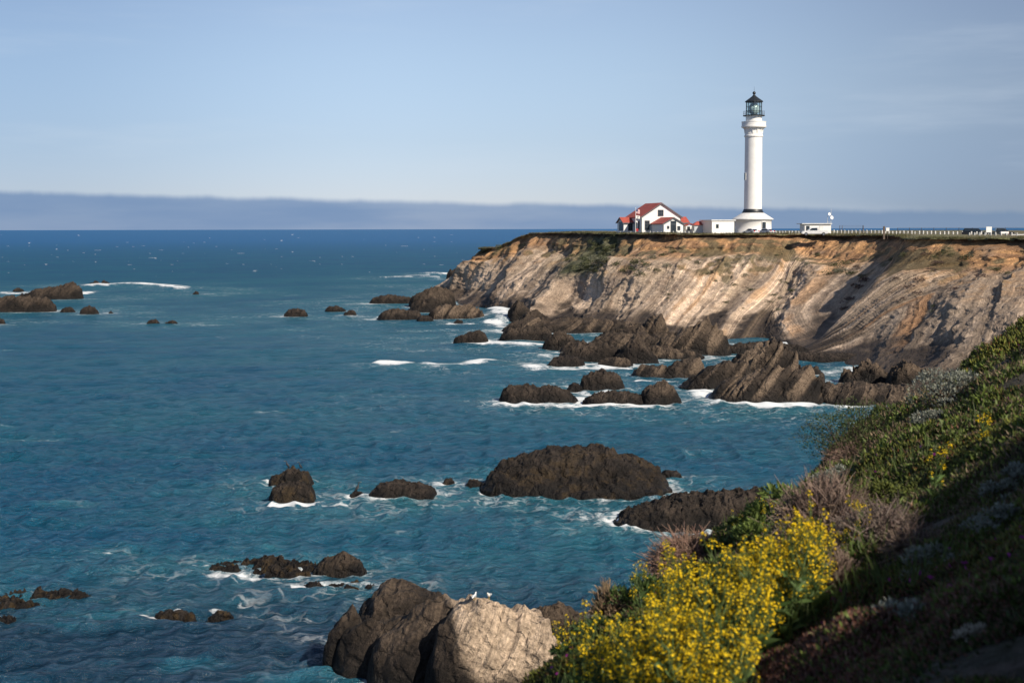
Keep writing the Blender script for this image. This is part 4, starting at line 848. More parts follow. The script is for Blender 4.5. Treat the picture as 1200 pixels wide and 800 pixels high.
fl2 = flag('white_flag', 'white flag with a dark emblem, in the middle of the pole', 4.3, .98, .72, WF)
bm = bmesh.new()                                             # walking bear and red bar of a state flag
for q in ((.34, .58, -.42, -.30), (.55, .66, -.38, -.28), (.36, .41, -.48, -.41), (.51, .56, -.48, -.41)): box(bm, q[0], q[1], -.085, -.06, q[2], q[3])
mobj('emblem', bm, BRN, fl2)
flag('small_white_flag', 'small white pennant flag, lowest on the pole', 3.1, .42, .42, WF)
rc = at(746.6, 268, 336); RP = emp('red_sign', 'small red board standing at the foot of the flagpole', 'sign', (rc[0], rc[1], GZ))
mobj('board', B(-.28, .28, -.04, .04, .55, 1.25), paint('red_enamel', (.42, .03, .03), .5), RP); bm = bmesh.new(); tube(bm, (0, .06, -.4), (0, .06, 1.1), .04); mobj('post', bm, BRN, RP)
# ------------------------------------------------------------------ vehicles
TYRE = paint('tyre_rubber', (.02, .02, .022), .85, .1); CGL = paint('car_glass', (.02, .03, .04), .05, .1); HUB = paint('wheel_rim', (.35, .36, .38), .35, .1, 1, .6)
LRED = paint('tail_lamp_red', (.5, .03, .03), .25); LWH = paint('head_lamp', (.75, .76, .78), .1)
def vehicle(name, label, body_col, loc, rz, kind, group=None):
    o = emp(name, label, 'car' if kind != 'pickup' else 'pickup truck', loc, rz, group)
    PM = paint(name + '_paint', body_col, .25, .08, 1)
    L, Wd = {'suv': (4.7, 1.85), 'car': (4.4, 1.76), 'pickup': (5.5, 1.9)}[kind]; h2 = L / 2
    if kind == 'pickup': body = [(-h2, .45), (-h2 + .1, .95), (-h2 + 1.35, 1.08), (h2 - .02, 1.08), (h2, .5), (h2 - .4, .38), (-h2 + .3, .36)]; cab = [(-1.5, 1.06), (-.75, 1.72), (.55, 1.76), (.75, 1.06)]
    elif kind == 'suv': body = [(-h2, .45), (-h2 + .08, .9), (-h2 + 1.15, 1.06), (h2 - .05, 1.1), (h2, .55), (h2 - .3, .38), (-h2 + .3, .36)]; cab = [(-1.35, 1.04), (-.55, 1.70), (1.9, 1.74), (2.22, 1.09)]
    else: body = [(-h2, .4), (-h2 + .08, .72), (-h2 + 1.15, .9), (h2 - .5, .96), (h2 - .02, .86), (h2, .45), (h2 - .3, .3), (-h2 + .3, .28)]; cab = [(-1.15, .88), (-.4, 1.40), (.95, 1.42), (1.75, .94)]
    bm = bmesh.new(); prism(bm, body, -Wd / 2, Wd / 2); bmesh.ops.bevel(bm, geom=bm.edges[:], offset=.06, segments=2, affect='EDGES'); mobj('body', bm, PM, o)
    bm = bmesh.new(); prism(bm, cab, -Wd / 2 + .14, Wd / 2 - .14)
    for v in bm.verts:
        if v.co.z > 1.2: v.co.y *= .86
    bmesh.ops.bevel(bm, geom=bm.edges[:], offset=.05, segments=2, affect='EDGES'); cb = mobj('cab', bm, PM, o)
    bm = bmesh.new(); k0 = cab[0]; k1 = cab[1]; k2 = cab[2]; k3 = cab[3]
    for sg in (-1, 1):
        ya, yb = sg * (Wd / 2 - .128), sg * ((Wd / 2 - .128) * .88)
        q = [(k0[0] + .3, ya, k0[1] + .09), (k1[0] + .1, yb, k1[1] - .1), (k2[0] - .08, yb, k2[1] - .1), (k3[0] - .2, ya, k3[1] + .09)]
        vs = [bm.verts.new((a, b, c2)) for a, b, c2 in q]; ws = [bm.verts.new((a, b + sg * .02, c2)) for a, b, c2 in q]
        bm.faces.new(ws); 
        for i in range(4): bm.faces.new((vs[i], vs[(i + 1) % 4], ws[(i + 1) % 4], ws[i]))
    for (a, b, sg) in ((k0, k1, -1), (k3, k2, 1)):
        q = [(a[0] + sg * .02, -Wd / 2 + .25, a[1] + .07), (a[0] + sg * .02, Wd / 2 - .25, a[1] + .07), (b[0] + sg * .05, Wd / 2 * .78 - .1, b[1] - .08), (b[0] + sg * .05, -Wd / 2 * .78 + .1, b[1] - .08)]
        vs = [bm.verts.new(c2) for c2 in q]; ws = [bm.verts.new((c2[0] + sg * .04, c2[1], c2[2])) for c2 in q]; bm.faces.new(ws)
        for i in range(4): bm.faces.new((vs[i], vs[(i + 1) % 4], ws[(i + 1) % 4], ws[i]))
    mobj('window', bm, CGL, cb)
    for xw in (-h2 + .9, h2 - .95):
        for sg in (-1, 1):
            bm = bmesh.new(); lathe(bm, [(.20, -.09), (.34, -.09), (.36, -.05), (.36, .05), (.34, .09), (.20, .09)], 18); w_ = mobj('wheel', bm, TYRE, o); w_.location = (xw, sg * (Wd / 2 - .04), .36); w_.rotation_euler = (R(90), 0, 0)
            bm = bmesh.new(); lathe(bm, [(.02, -.1), (.2, -.1), (.2, .1), (.02, .1)], 14); mobj('rim', bm, HUB, w_)
    for sg in (-1, 1):
        yc_ = sg * (Wd / 2 - .25); bm = B(h2 - .06, h2 + .015, yc_ - .16, yc_ + .16, .72, .98); mobj('tail_light', bm, LRED, o)
        bm = B(-h2 - .012, -h2 + .1, yc_ - .18, yc_ + .18, .62, .78); mobj('headlight', bm, LWH, o)
    if kind == 'pickup':
        bm = bmesh.new(); box(bm, .95, h2 - .1, -Wd / 2 + .1, Wd / 2 - .1, 1.03, 1.089); mobj('bed', bm, TYRE, o)
    return o
q = at(954.5, 275, 303); vehicle('pickup_truck', 'white pickup truck parked in front of the boxy white shed', (.72, .73, .73), (q[0], q[1], GZ - .35), R(-6), 'pickup')
q = at(1143, 275, 264); vehicle('parked_suv', 'black estate car parked behind the white posts, red tail light', (.018, .02, .024), (q[0], q[1], GZ - .55), R(160), 'suv')
q = at(1171, 275, 276); vehicle('dark_pickup', 'dark pickup truck behind the white board, seen past the black car', (.025, .03, .034), (q[0], q[1], GZ - .55), R(175), 'pickup')
q = at(880, 275, 338); vehicle('parked_car', 'white car parked at the lighthouse foot, left of two', (.66, .68, .72), (q[0], q[1], GZ - .25), R(-62), 'car', 'cars at the lighthouse foot')
q = at(897, 275, 338); vehicle('parked_car', 'white car parked at the lighthouse foot below its window, right of two', (.62, .66, .74), (q[0], q[1], GZ - .25), R(-50), 'car', 'cars at the lighthouse foot')
# ------------------------------------------------------------------ fences, signs
def postfence(label, px0, px1, D_a, D_b, n, zg, h, skip=()):
    a, b = at(px0, 268, D_a), at(px1, 268, D_b)
    o = emp('post_fence', label, 'fence', (a[0], a[1], zg), math.atan2(b[1] - a[1], b[0] - a[0])); L = math.hypot(b[0] - a[0], b[1] - a[1])
    me = None
    for i in range(n):
        if i in skip: continue
        if me is None:
            bm = bmesh.new(); box(bm, -.11, .11, -.11, .11, -.7, h - .08); prism(bm, [(-.11, h - .08), (.11, h - .08), (.05, h), (-.05, h)], -.11, .11); pp = mobj('post', bm, RUST, o); me = pp.data
        else:
            pp = bpy.data.objects.new('post', me); COL.objects.link(pp); pp.parent = o
        pp.location = (L * i / (n - 1), random.uniform(-.08, .08), random.uniform(-.1, .05)); pp.rotation_euler = (random.uniform(-.05, .05), random.uniform(-.06, .06), random.uniform(-.2, .2))
    bm = bmesh.new(); tube(bm, (0, 0, h * .62), (L, 0, h * .62), .025, n=4); mobj('rail', bm, RUST, o); return o
postfence('row of short white posts along the lip before the red roofed house', 722, 812, 343, 326, 21, GZ - .1, .72, (2, 5, 6, 14))
postfence('row of short white posts running from the lighthouse to the white pickup', 902, 936, 322, 316, 10, GZ - .15, .8)
postfence('row of short white posts from the antenna mast to the brown gate post', 977, 1034, 320, 308, 14, GZ - .15, .95)
postfence('long row of short white posts on the right half of the cliff top', 1038, 1150, 306, 258, 24, GZ - .3, .92)
postfence('row of leaning white posts in front of the parked black car', 1136, 1192, 249, 243, 10, GZ - .42, .9)
def wirefence(label, pxs, D_a, D_b, zg, h, wires):
    a, b = at(pxs[0], 268, D_a), at(pxs[-1], 268, D_b); o = emp('wire_fence', label, 'fence', (a[0], a[1], zg), math.atan2(b[1] - a[1], b[0] - a[0])); L = math.hypot(b[0] - a[0], b[1] - a[1])
    for q in pxs:
        x_ = L * (q - pxs[0]) / (pxs[-1] - pxs[0]); bm = bmesh.new(); tube(bm, (x_, 0, -.6), (x_, 0, h), .05, n=6); mobj('post', bm, BRN, o)
    bm = bmesh.new()
    for k in range(wires): zz = h - .03 - k * h / (wires + .5); tube(bm, (0, 0, zz), (L, 0, zz), .014, n=4)
    mobj('wire', bm, BRN, o); return o
wirefence('thin wire fence on brown posts behind the white posts', [1052, 1067, 1082, 1097, 1112, 1127, 1143, 1160, 1180, 1204], 292, 268, GZ - .45, 1.75, 4)
wirefence('short wire fence bay with two brown posts right of the antenna mast', [984, 987, 1011, 1012], 306, 300, GZ - .2, 2.0, 5)
q = at(1036, 268, 280); GP = emp('gate_post', 'stout brown gate post left of the small white notice', 'post', (q[0], q[1], GZ - .35)); bm = bmesh.new(); box(bm, -.17, .17, -.17, .17, -.6, 1.85); prism(bm, [(-.17, 1.85), (.17, 1.85), (0, 1.98)], -.17, .17); mobj('post_body', bm, BRN, GP)
q = at(1040.3, 268, 280); SG = emp('notice_board', 'small white notice on a thin post right of the brown gate post', 'sign', (q[0], q[1], GZ - .35)); mobj('board', B(-.33, .33, -.03, .03, 1.0, 1.65), W_, SG); bm = bmesh.new(); tube(bm, (0, .06, -.5), (0, .06, 1.5), .04); mobj('post', bm, BRN, SG)
q = at(1159, 268, 253); SB = emp('white_board_sign', 'tall white board standing between the black car and the dark pickup', 'sign', (q[0], q[1], GZ - .6)); mobj('board', B(-.5, .5, -.03, .03, 1.05, 2.05), W_, SB)
bm = bmesh.new(); tube(bm, (-.42, .06, -.5), (-.42, .06, 2.0), .045); mobj('post', bm, W2, SB); bm = bmesh.new(); tube(bm, (.42, .06, -.5), (.42, .06, 2.0), .045); mobj('post', bm, W2, SB)
q = at(1177, 268, 256); TB = emp('white_trailer_box', 'low white box with a red lamp behind the leaning posts', 'box', (q[0], q[1], GZ - .6)); bm = B(-.72, .72, -.3, .3, .78, 1.18); bmesh.ops.bevel(bm, geom=bm.edges[:], offset=.04, segments=2, affect='EDGES'); mobj('box_body', bm, W_, TB); mobj('lamp', B(.735, .82, -.1, .1, .8, 1.05), LRED, TB)
bm = bmesh.new(); tube(bm, (-.5, 0, -.4), (-.5, 0, .8), .05); mobj('leg', bm, W2, TB); bm = bmesh.new(); tube(bm, (.5, 0, -.4), (.5, 0, .8), .05); mobj('leg', bm, W2, TB)
a = at(1185, 268, 246); GR = emp('white_rail', 'white plank rail on short posts at the right frame edge', 'rail', (a[0], a[1], GZ - .62), R(-15))
for zz, hh in ((.62, .16), (.32, .14)): mobj('plank', B(0, 5.5, -.04, .04, zz, zz + hh), W_, GR)
for xx_ in (.4, 2.0, 3.6, 5.2): mobj('post', B(xx_ - .07, xx_ + .07, .045, .18, -.7, .8), W_, GR)
# birds
GULL = paint('white_gull_feathers', (.75, .75, .74), .8, .05); CORM = paint('black_cormorant_feathers', (.02, .02, .022), .6, .1); GREY = paint('grey_wing', (.36, .38, .40), .8, .05); BEAK = paint('yellow_beak', (.6, .4, .06), .5)
def bird(name, label, cat, loc, rz, mat, up, s_, neck, group=None):
    o = emp(name, label, cat, loc, rz, group); bm = bmesh.new(); n = 10
    if up: pr = [(-.22, .10, .02), (-.16, .12, .06), (-.06, .22, .085), (.03, .36, .08), (.07, .46, .05), (.08, .54, .03), (.10, .62, .028), (.13, .66, .034), (.18, .67, .02), (.24, .665, .008)]
    else: pr = [(-.34, .20, .015), (-.24, .21, .045), (-.1, .22, .085), (.04, .235, .09), (.12, .27, .065), (.16, .33, .042), (.19, .38, .045), (.22, .385, .04), (.25, .375, .018)]
    rings = []
    for i, (x_, z_, r_) in enumerate(pr):
        j0, j1 = pr[max(i - 1, 0)], pr[min(i + 1, len(pr) - 1)]; d_ = Vector((j1[0] - j0[0], 0, j1[1] - j0[1])).normalized(); u_ = Vector((-d_.z, 0, d_.x))
        rings.append([bm.verts.new(Vector((x_, 0, z_)) + u_ * r_ * math.cos(2 * math.pi * k / n) + Vector((0, 1, 0)) * r_ * .9 * math.sin(2 * math.pi * k / n)) for k in range(n)])
    for a_, b_ in zip(rings, rings[1:]):
        for k in range(n): bm.faces.new((a_[k], a_[(k + 1) % n], b_[(k + 1) % n], b_[k]))
    bm.faces.new(rings[0]); bm.faces.new(rings[-1][::-1]); mobj('body', bm, mat, o, True)
    bm = bmesh.new(); tip = pr[-1]; tube(bm, (tip[0] - .01, 0, tip[1]), (tip[0] + .06, 0, tip[1] - .01), .012, .004); mobj('beak', bm, BEAK, o)
    for sg in (-1, 1):
        bm = bmesh.new(); tube(bm, (0 if not up else -.05, sg * .035, .17), (.01 if not up else -.04, sg * .035, 0), .009); tube(bm, (.01 if not up else -.04, sg * .035, .004), (.07, sg * .045, .004), .008); mobj('leg', bm, BEAK if not up else CORM, o)
        bm = bmesh.new(); bmesh.ops.create_uvsphere(bm, u_segments=10, v_segments=6, radius=1); bmesh.ops.scale(bm, vec=(.17, .02, .06), verts=bm.verts); wg = mobj('wing', bm, GREY if not up else mat, o, True); wg.location = (-.09, sg * .082, .25) if not up else (-.03, sg * .085, .27); wg.rotation_euler = (0, R(-4 if not up else -55), 0)
    o.scale = (s_,) * 3; return o
# ------------------------------------------------------------------ near hillside
PA, PB_, PC = .457, -.1645, 18.25
def plane_hit(px, py, lift=0.0):
    p_ = (px - 600) / F; q_ = (py - Y0) / F
    D = (EYE - PC - lift) / (q_ + PA * p_ + PB_); return np.array([p_ * D, D, PC + PA * p_ * D + PB_ * D])
EDGE_PX = [(-200, 1500), (300, 1100), (520, 905), (628, 806), (668, 768), (700, 728), (742, 694), (786, 654), (836, 630), (893, 600), (945, 566), (966, 540), (988, 512), (1022, 486), (1062, 474), (1096, 452), (1130, 424), (1165, 398), (1200, 372), (1260, 330), (1330, 298)]
ED = np.array([(-30, -22), (-12, -8), (-6, 0)] + [tuple(plane_hit(*e)[:2]) for e in EDGE_PX] + [(60, 62)])
def edge_sd(x, y):
    best = np.full(np.shape(x), 1e9); sg = np.ones(np.shape(x))
    for a, b in zip(ED, ED[1:]):
        v = b - a; t_ = np.clip(((x - a[0]) * v[0] + (y - a[1]) * v[1]) / (v @ v), 0, 1)
        ddx, ddy = x - a[0] - t_ * v[0], y - a[1] - t_ * v[1]; d_ = np.hypot(ddx, ddy); cr = v[0] * ddy - v[1] * ddx
        m = d_ < best - 1e-9; best = np.where(m, d_, best); sg = np.where(m, np.where(cr > 0, -1, 1), sg)
    return best * sg
SA = math.sin(SUN_AZ); CA = math.cos(SUN_AZ)
def hill_z(x, y):
    sd = edge_sd(x, y)
    z = PC + PA * x + PB_ * y
    z = z - 1.5 * np.maximum(-sd, 0) - .10 * np.exp(-np.abs(sd) / .5) * 1.0
    t_ = (x - 2.26) * .849 - (y - 8.2) * .528
    z = z + 2.6 * sst(5.4, 7.7, t_)
    far = np.hypot(x, y)
    z = z + .22 * fbm(x / 2.2, y / 2.2, 0, 3, seed=401) * sst(1.0, 4, far) + .07 * fbm(x / .5, y / .5, 0, 2, seed=403)
    return np.maximum(z, -2.0)
gx, gy = np.meshgrid(np.concatenate([np.linspace(-40, -6, 50)[:-1], np.arange(-6, 16, .09), np.linspace(16, 60, 90)[1:]]), np.concatenate([np.linspace(-22, 2, 70)[:-1], np.arange(2, 36, .09), np.linspace(36, 75, 80)[1:]]), indexing='ij')
gz = hill_z(gx, gy)
M_soil, t, p = newmat('hillside_soil'); gg = N(t, 'ShaderNodeNewGeometry')
def nzz(sc, d_=6):
    n = N(t, 'ShaderNodeTexNoise'); n.inputs['Scale'].default_value = sc; n.inputs['Detail'].default_value = d_; t.links.new(gg.outputs['Position'], n.inputs['Vector']); return n.outputs[0]
cc = mixc(t, maprange(t, nzz(1.2), .35, .65), (.020, .016, .011), (.03, .028, .012)); cc = mixc(t, maprange(t, nzz(9), .4, .7), cc, (.075, .055, .04))
t.links.new(cc, p.inputs['Base Color']); p.inputs['Roughness'].default_value = .95
bp = N(t, 'ShaderNodeBump'); bp.inputs['Strength'].default_value = 1; bp.inputs['Distance'].default_value = .06; t.links.new(nzz(14), bp.inputs['Height']); t.links.new(bp.outputs[0], p.inputs['Normal'])
hill = npmesh('hillside', np.stack([gx, gy, gz], -1), [gridfaces(*gx.shape)], M_soil); tag(hill, kind='structure')

# ---- leaf builders (plain meshes of many small faces)
class Leaves:
    def __init__(s): s.V, s.F3, s.F4, s.C, s.n = [], [], [], [], 0
    def add(s, P, d, L, W, col, fold=.25, side=None):
        """folded leaf: base, left, tip, right; d = direction (n,3)"""
        n = len(P); d = d / np.linalg.norm(d, axis=1)[:, None]
        if side is None:
            r_ = rng.normal(size=(n, 3)); side = np.cross(d, r_)
        side = side / np.maximum(np.linalg.norm(side, axis=1)[:, None], 1e-6); up = np.cross(side, d)
        L = np.broadcast_to(L, n)[:, None]; W = np.broadcast_to(W, n)[:, None]
        m = P + d * L * .5
        V = np.stack([P, m + side * W * .5 + up * W * fold, P + d * L - up * W * fold * .5, m - side * W * .5 + up * W * fold], 1)
        i = s.n + np.arange(n)[:, None] * 4; s.F3 += [i + np.array([[0, 1, 2]]), i + np.array([[0, 2, 3]])]
        s.V.append(V.reshape(-1, 3)); s.C.append(np.repeat(col, 4, 0)); s.n += 4 * n
    def finger(s, P, d, L, W, col, tipcol=None):
        """plump three-sided leaf"""
        n = len(P); d = d / np.linalg.norm(d, axis=1)[:, None]; r_ = rng.normal(size=(n, 3)); a = np.cross(d, r_); a /= np.linalg.norm(a, axis=1)[:, None]; b = np.cross(d, a)
        L = np.broadcast_to(L, n)[:, None]; W = np.broadcast_to(W, n)[:, None]
        ring = [P + d * L * .55 + (a * math.cos(q) + b * math.sin(q)) * W * .5 for q in (0, 2.094, 4.189)]
        V = np.stack([P] + ring + [P + d * L], 1); i = s.n + np.arange(n)[:, None] * 5
        for f_ in ((0, 2, 1), (0, 3, 2), (0, 1, 3), (1, 2, 4), (2, 3, 4), (3, 1, 4)): s.F3.append(i + np.array([f_]))
        C = np.stack([col] * 4 + [tipcol if tipcol is not None else col], 1); s.V.append(V.reshape(-1, 3)); s.C.append(C.reshape(-1, 3)); s.n += 5 * n
    def stem(s, A, B_, w0, w1, col):
        """thin three-sided stalks A->B"""
        n = len(A); d = B_ - A; d = d / np.maximum(np.linalg.norm(d, axis=1)[:, None], 1e-6); a = np.cross(d, np.array([[.3, .5, .81]])); a /= np.maximum(np.linalg.norm(a, axis=1)[:, None], 1e-6); b = np.cross(d, a)
        w0 = np.broadcast_to(w0, n)[:, None]; w1 = np.broadcast_to(w1, n)[:, None]
        V = np.stack([A + (a * math.cos(q) + b * math.sin(q)) * w0 for q in (0, 2.094, 4.189)] + [B_ + (a * math.cos(q) + b * math.sin(q)) * w1 for q in (0, 2.094, 4.189)], 1)
        i = s.n + np.arange(n)[:, None] * 6
        for f_ in ((0, 1, 4, 3), (1, 2, 5, 4), (2, 0, 3, 5)): s.F4.append(i + np.array([f_]))
        s.V.append(V.reshape(-1, 3)); s.C.append(np.repeat(col, 6, 0)); s.n += 6 * n
    def build(s, name, mat, parent=None, link=True):
        F_ = [np.concatenate(q) for q in (s.F3, s.F4) if q]
        return npmesh(name, np.concatenate(s.V), F_, mat, dict(Col=np.clip(np.concatenate(s.C), 0, 1)), False, parent, link)
def jit(c_, n, v=.25, r_=None):
    r_ = r_ or rng; k = 1 + v * r_.normal(size=(n, 1)); return np.clip(np.asarray(c_) * np.clip(k, .4, 1.8) * (1 + .12 * v * r_.normal(size=(n, 3))), 0, 1)
def nrm(n): 
    v = rng.normal(size=(n, 3)); return v / np.linalg.norm(v, axis=1)[:, None]

# ---- ground cover: succulent mats, dry mats, small leaves
def sample_visible(n):
    """points on the slope, denser near the camera"""
    px = rng.uniform(560, 1290, n * 2); py = rng.uniform(300, 900, n * 2)
    p_ = (px - 600) / F; q_ = (py - Y0) / F; den = q_ + PA * p_ + PB_; ok = den > .03
    D = (EYE - PC) / den[ok]; x, y = p_[ok] * D, D; ok2 = (D > 3) & (D < 42); x, y = x[ok2], y[ok2]
    sd = edge_sd(x, y); k = sd > -.5; return x[k], y[k], sd[k], px[ok][ok2][k], py[ok][ok2][k]
x, y, sd, gpx, gpy = sample_visible(330000)
x += rng.normal(size=len(x)) * .03; y += rng.normal(size=len(y)) * .05
z = hill_z(x, y); D = y
cl = fbm(x / .55, y / .55, 0, 3, seed=421); cl2 = fbm(x / 1.7, y / 1.7, 0, 3, seed=425); cl3 = vn(x / .28, y / .28, 0, 427)
keep = (cl + .35 * cl3 + .2 * rng.normal(size=len(x))) > -.18
x, y, z, D, cl, cl2, cl3, sd = [q[keep] for q in (x, y, z, D, cl, cl2, cl3, sd)]
mound = .22 * np.clip(cl + .2, 0, 1) + .06 * cl3
n = len(x); P = np.stack([x, y, z + mound * rng.uniform(.3, 1.0, n) - .02], 1)
slope_n = np.array([-PA, -PB_, 1.0]) / math.sqrt(PA**2 + PB_**2 + 1)
kindr = cl2 + .3 * rng.normal(size=n)
# lower corner is a mat of dry reddish succulents
cx_, cy_ = 1.75, 7.3
redm = np.exp(-(((x - 1.55) / .9) ** 2 + ((y - 7.0) / 1.5) ** 2)) + .25 * rng.normal(size=n)
fresh = kindr > -.12
LV = Leaves()
def cover(mask, typ, L, W, cols, v=.3, tipred=0, dirup=1.0):
    q = np.where(mask)[0]; m = len(q)
    if not m: return
    d = nrm(m) + slope_n * dirup + np.array([0, 0, .3]); sc = (.75 + .5 * rng.random(m)) * np.clip(D[q] / 13, .8, 1.7)
    w_ = np.clip((cl[q] + .4) / .9 + .2 * rng.normal(size=m), 0, 1)
    c_ = lerp(np.array(cols[0]), np.array(cols[1]), w_) * np.clip(1 + v * rng.normal(size=(m, 1)), .45, 1.7)
    if typ == 'finger':
        tip = np.where(rng.random((m, 1)) < tipred, np.array([[.22, .06, .03]]), c_ * 1.15); LV.finger(P[q], d, L * sc, W * sc, c_, tip)
    else: LV.add(P[q], d, L * sc, W * sc, c_)
rd = redm > .45
cover(rd & (rng.random(n) < .8), 'finger', .055, .014, [(.10, .045, .035), (.23, .13, .09)], .35, .5)
cover(rd & (rng.random(n) < .14), 'leaf', .06, .02, [(.09, .12, .03), (.17, .22, .055)])
ice = ~rd & fresh & (cl2 > .08)
cover(ice, 'finger', .075, .018, [(.03, .045, .01), (.15, .16, .028)], .3, .18)
lf = ~rd & fresh & (cl2 <= .08)
cover(lf, 'leaf', .065, .024, [(.028, .045, .012), (.115, .155, .032)], .35)
dry = ~rd & ~fresh
cover(dry & (rng.random(n) < .55), 'leaf', .07, .012, [(.10, .07, .045), (.20, .145, .09)], .35)
cover(dry & (rng.random(n) < .35), 'leaf', .055, .02, [(.05, .07, .02), (.13, .16, .04)], .35)
# grass blades
q = rng.choice(n, 9000, replace=False); q = q[vn(x[q] / .7, y[q] / .7, 5, 431) > .3]; m = len(q)
LV.add(P[q], nrm(m) * .45 + np.array([0, 0, 1.0]), rng.uniform(.10, .26, m), .008, jit((.085, .12, .03), m, .3))
# tiny magenta flowers on the succulents
q = np.where(ice)[0]; q = q[rng.random(len(q)) < .006]; LV.add(P[q] + np.array([0, 0, .05]), nrm(len(q)) * .5 + np.array([0, -.5, .7]), .035, .035, jit((.35, .05, .28), len(q), .2), 0)
gc = LV.build('ground_cover', M_leaf); tag(gc, kind='stuff')
gc['label'] = 'mat of succulents and low leaves covering the near slope'

# ---- shrubs as things
def base_at(px, py, sink=.0):
    q = plane_hit(px, py); return np.array([q[0], q[1], float(hill_z(q[0], q[1])) - sink])
def twig_shrub(name, label, px, py, w, h, n_, col, group=None, cat='shrub', droop=.3, seed=0):
    r_ = np.random.default_rng(seed); b = base_at(px, py, .05); LV = Leaves()
    th = r_.uniform(0, 2 * math.pi, n_); el = np.arccos(r_.uniform(.0, 1, n_)); rad = r_.uniform(.7, 1.06, n_)
    tip = np.stack([np.sin(el) * np.cos(th) * w / 2, np.sin(el) * np.sin(th) * w / 2, np.cos(el) * h + .03], 1) * rad[:, None]
    root = np.stack([r_.normal(size=n_) * w * .06, r_.normal(size=n_) * w * .06, np.zeros(n_)], 1)
    k1 = root * .55 + tip * .45 + r_.normal(size=(n_, 3)) * w * .035 + np.array([0, 0, .08 * h])
    k2 = root * .2 + tip * .8 + r_.normal(size=(n_, 3)) * w * .03
    c_ = jit(col, n_, .28, r_)
    LV.stem(root, k1, .007, .005, c_ * .8); LV.stem(k1, k2, .005, .004, c_); LV.stem(k2, tip, .004, .0025, c_ * 1.12)
    for _ in range(3):
        s0_ = k1 + (tip - k1) * r_.uniform(.2, .9, (n_, 1)); e_ = s0_ + (tip - k1) * .22 + r_.normal(size=(n_, 3)) * w * .06; LV.stem(s0_, e_, .0035, .002, jit(col, n_, .3, r_))
    o = LV.build(name, M_twig); o.location = b; return tag(o, label, cat, group)
def leaf_shrub(name, label, px, py, w, h, n_, cols, L, W, group=None, cat='shrub', seed=0, lumpy=.18, up=.35, finger=False):
    r_ = np.random.default_rng(seed); b = base_at(px, py, .06); LV = Leaves()
    nc = max(6, int(n_ / 90)); th = r_.uniform(0, 2 * math.pi, nc); el = np.arccos(r_.uniform(.05, 1, nc)); rr = r_.uniform(.65, 1.0, nc)
    cc = np.stack([np.sin(el) * np.cos(th) * w / 2, np.sin(el) * np.sin(th) * w / 2, np.cos(el) * h], 1) * rr[:, None]
    i = r_.integers(0, nc, n_); v = r_.normal(size=(n_, 3)); v /= np.linalg.norm(v, axis=1)[:, None]; v[:, 2] = np.abs(v[:, 2]) * 1.0 - .15
    P = cc[i] + v * (lumpy * w * r_.uniform(.35, 1, n_) ** .6)[:, None] * np.array([1, 1, .8]); P[:, 2] = np.maximum(P[:, 2], .0)
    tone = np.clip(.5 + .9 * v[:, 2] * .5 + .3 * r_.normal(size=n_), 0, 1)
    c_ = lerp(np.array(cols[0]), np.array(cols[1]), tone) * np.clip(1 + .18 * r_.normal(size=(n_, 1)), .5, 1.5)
    d = v + np.array([0, 0, up]) + .5 * r_.normal(size=(n_, 3))
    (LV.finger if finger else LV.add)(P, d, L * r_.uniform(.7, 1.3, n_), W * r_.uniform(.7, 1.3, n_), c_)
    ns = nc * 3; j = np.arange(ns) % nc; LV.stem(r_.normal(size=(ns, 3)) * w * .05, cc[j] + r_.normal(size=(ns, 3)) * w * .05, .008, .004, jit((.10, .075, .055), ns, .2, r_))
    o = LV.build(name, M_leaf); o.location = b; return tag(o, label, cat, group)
DRY = (.20, .145, .115); G_DRY = 'dry twiggy shrubs on the slope'
twig_shrub('dry_shrub', 'big round brown leafless shrub above the yellow flowers', 972, 632, .98, .66, 1500, DRY, G_DRY, seed=1)
twig_shrub('dry_shrub', 'brown leafless shrub on the slope edge left of the green clump, over the water', 815, 655, 1.0, .36, 1100, (.22, .14, .105), G_DRY, seed=2)
twig_shrub('dry_shrub', 'small brown twiggy tuft at the right end of the flowers', 982, 706, .36, .3, 620, DRY, G_DRY, seed=3)
twig_shrub('dry_shrub', 'spreading grey brown twigs right of the big leafless shrub', 1040, 650, .75, .34, 700, (.17, .13, .11), G_DRY, seed=4)
twig_shrub('dry_shrub', 'low brown twigs on the green mound at the slope edge', 1005, 528, .8, .22, 500, (.19, .13, .10), G_DRY, seed=5)
twig_shrub('dry_shrub', 'brown stalky tuft among the left edge of the flowers', 712, 728, .34, .4, 260, (.21, .15, .09), G_DRY, seed=6)
twig_shrub('dry_shrub', 'flat brown dry tuft below the grey bushes, at the shade line', 1085, 665, .5, .2, 350, (.18, .13, .10), G_DRY, seed=7)
SIL = [(.10, .112, .085), (.26, .275, .23)]; G_SIL = 'silver leaved bushes on the slope'
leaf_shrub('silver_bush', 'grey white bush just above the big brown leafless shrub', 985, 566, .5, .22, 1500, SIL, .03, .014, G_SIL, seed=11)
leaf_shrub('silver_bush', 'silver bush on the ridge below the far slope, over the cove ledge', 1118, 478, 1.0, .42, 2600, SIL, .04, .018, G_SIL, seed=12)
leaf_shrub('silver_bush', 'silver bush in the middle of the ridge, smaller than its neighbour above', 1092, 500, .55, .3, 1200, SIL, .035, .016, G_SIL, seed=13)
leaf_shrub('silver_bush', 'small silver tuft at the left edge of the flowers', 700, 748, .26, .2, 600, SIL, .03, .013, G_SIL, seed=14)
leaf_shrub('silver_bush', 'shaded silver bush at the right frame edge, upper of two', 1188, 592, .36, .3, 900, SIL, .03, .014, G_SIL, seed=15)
leaf_shrub('silver_bush', 'shaded silver bush at the right frame edge, lower and wider', 1178, 636, .46, .26, 1100, SIL, .03, .014, G_SIL, seed=16)
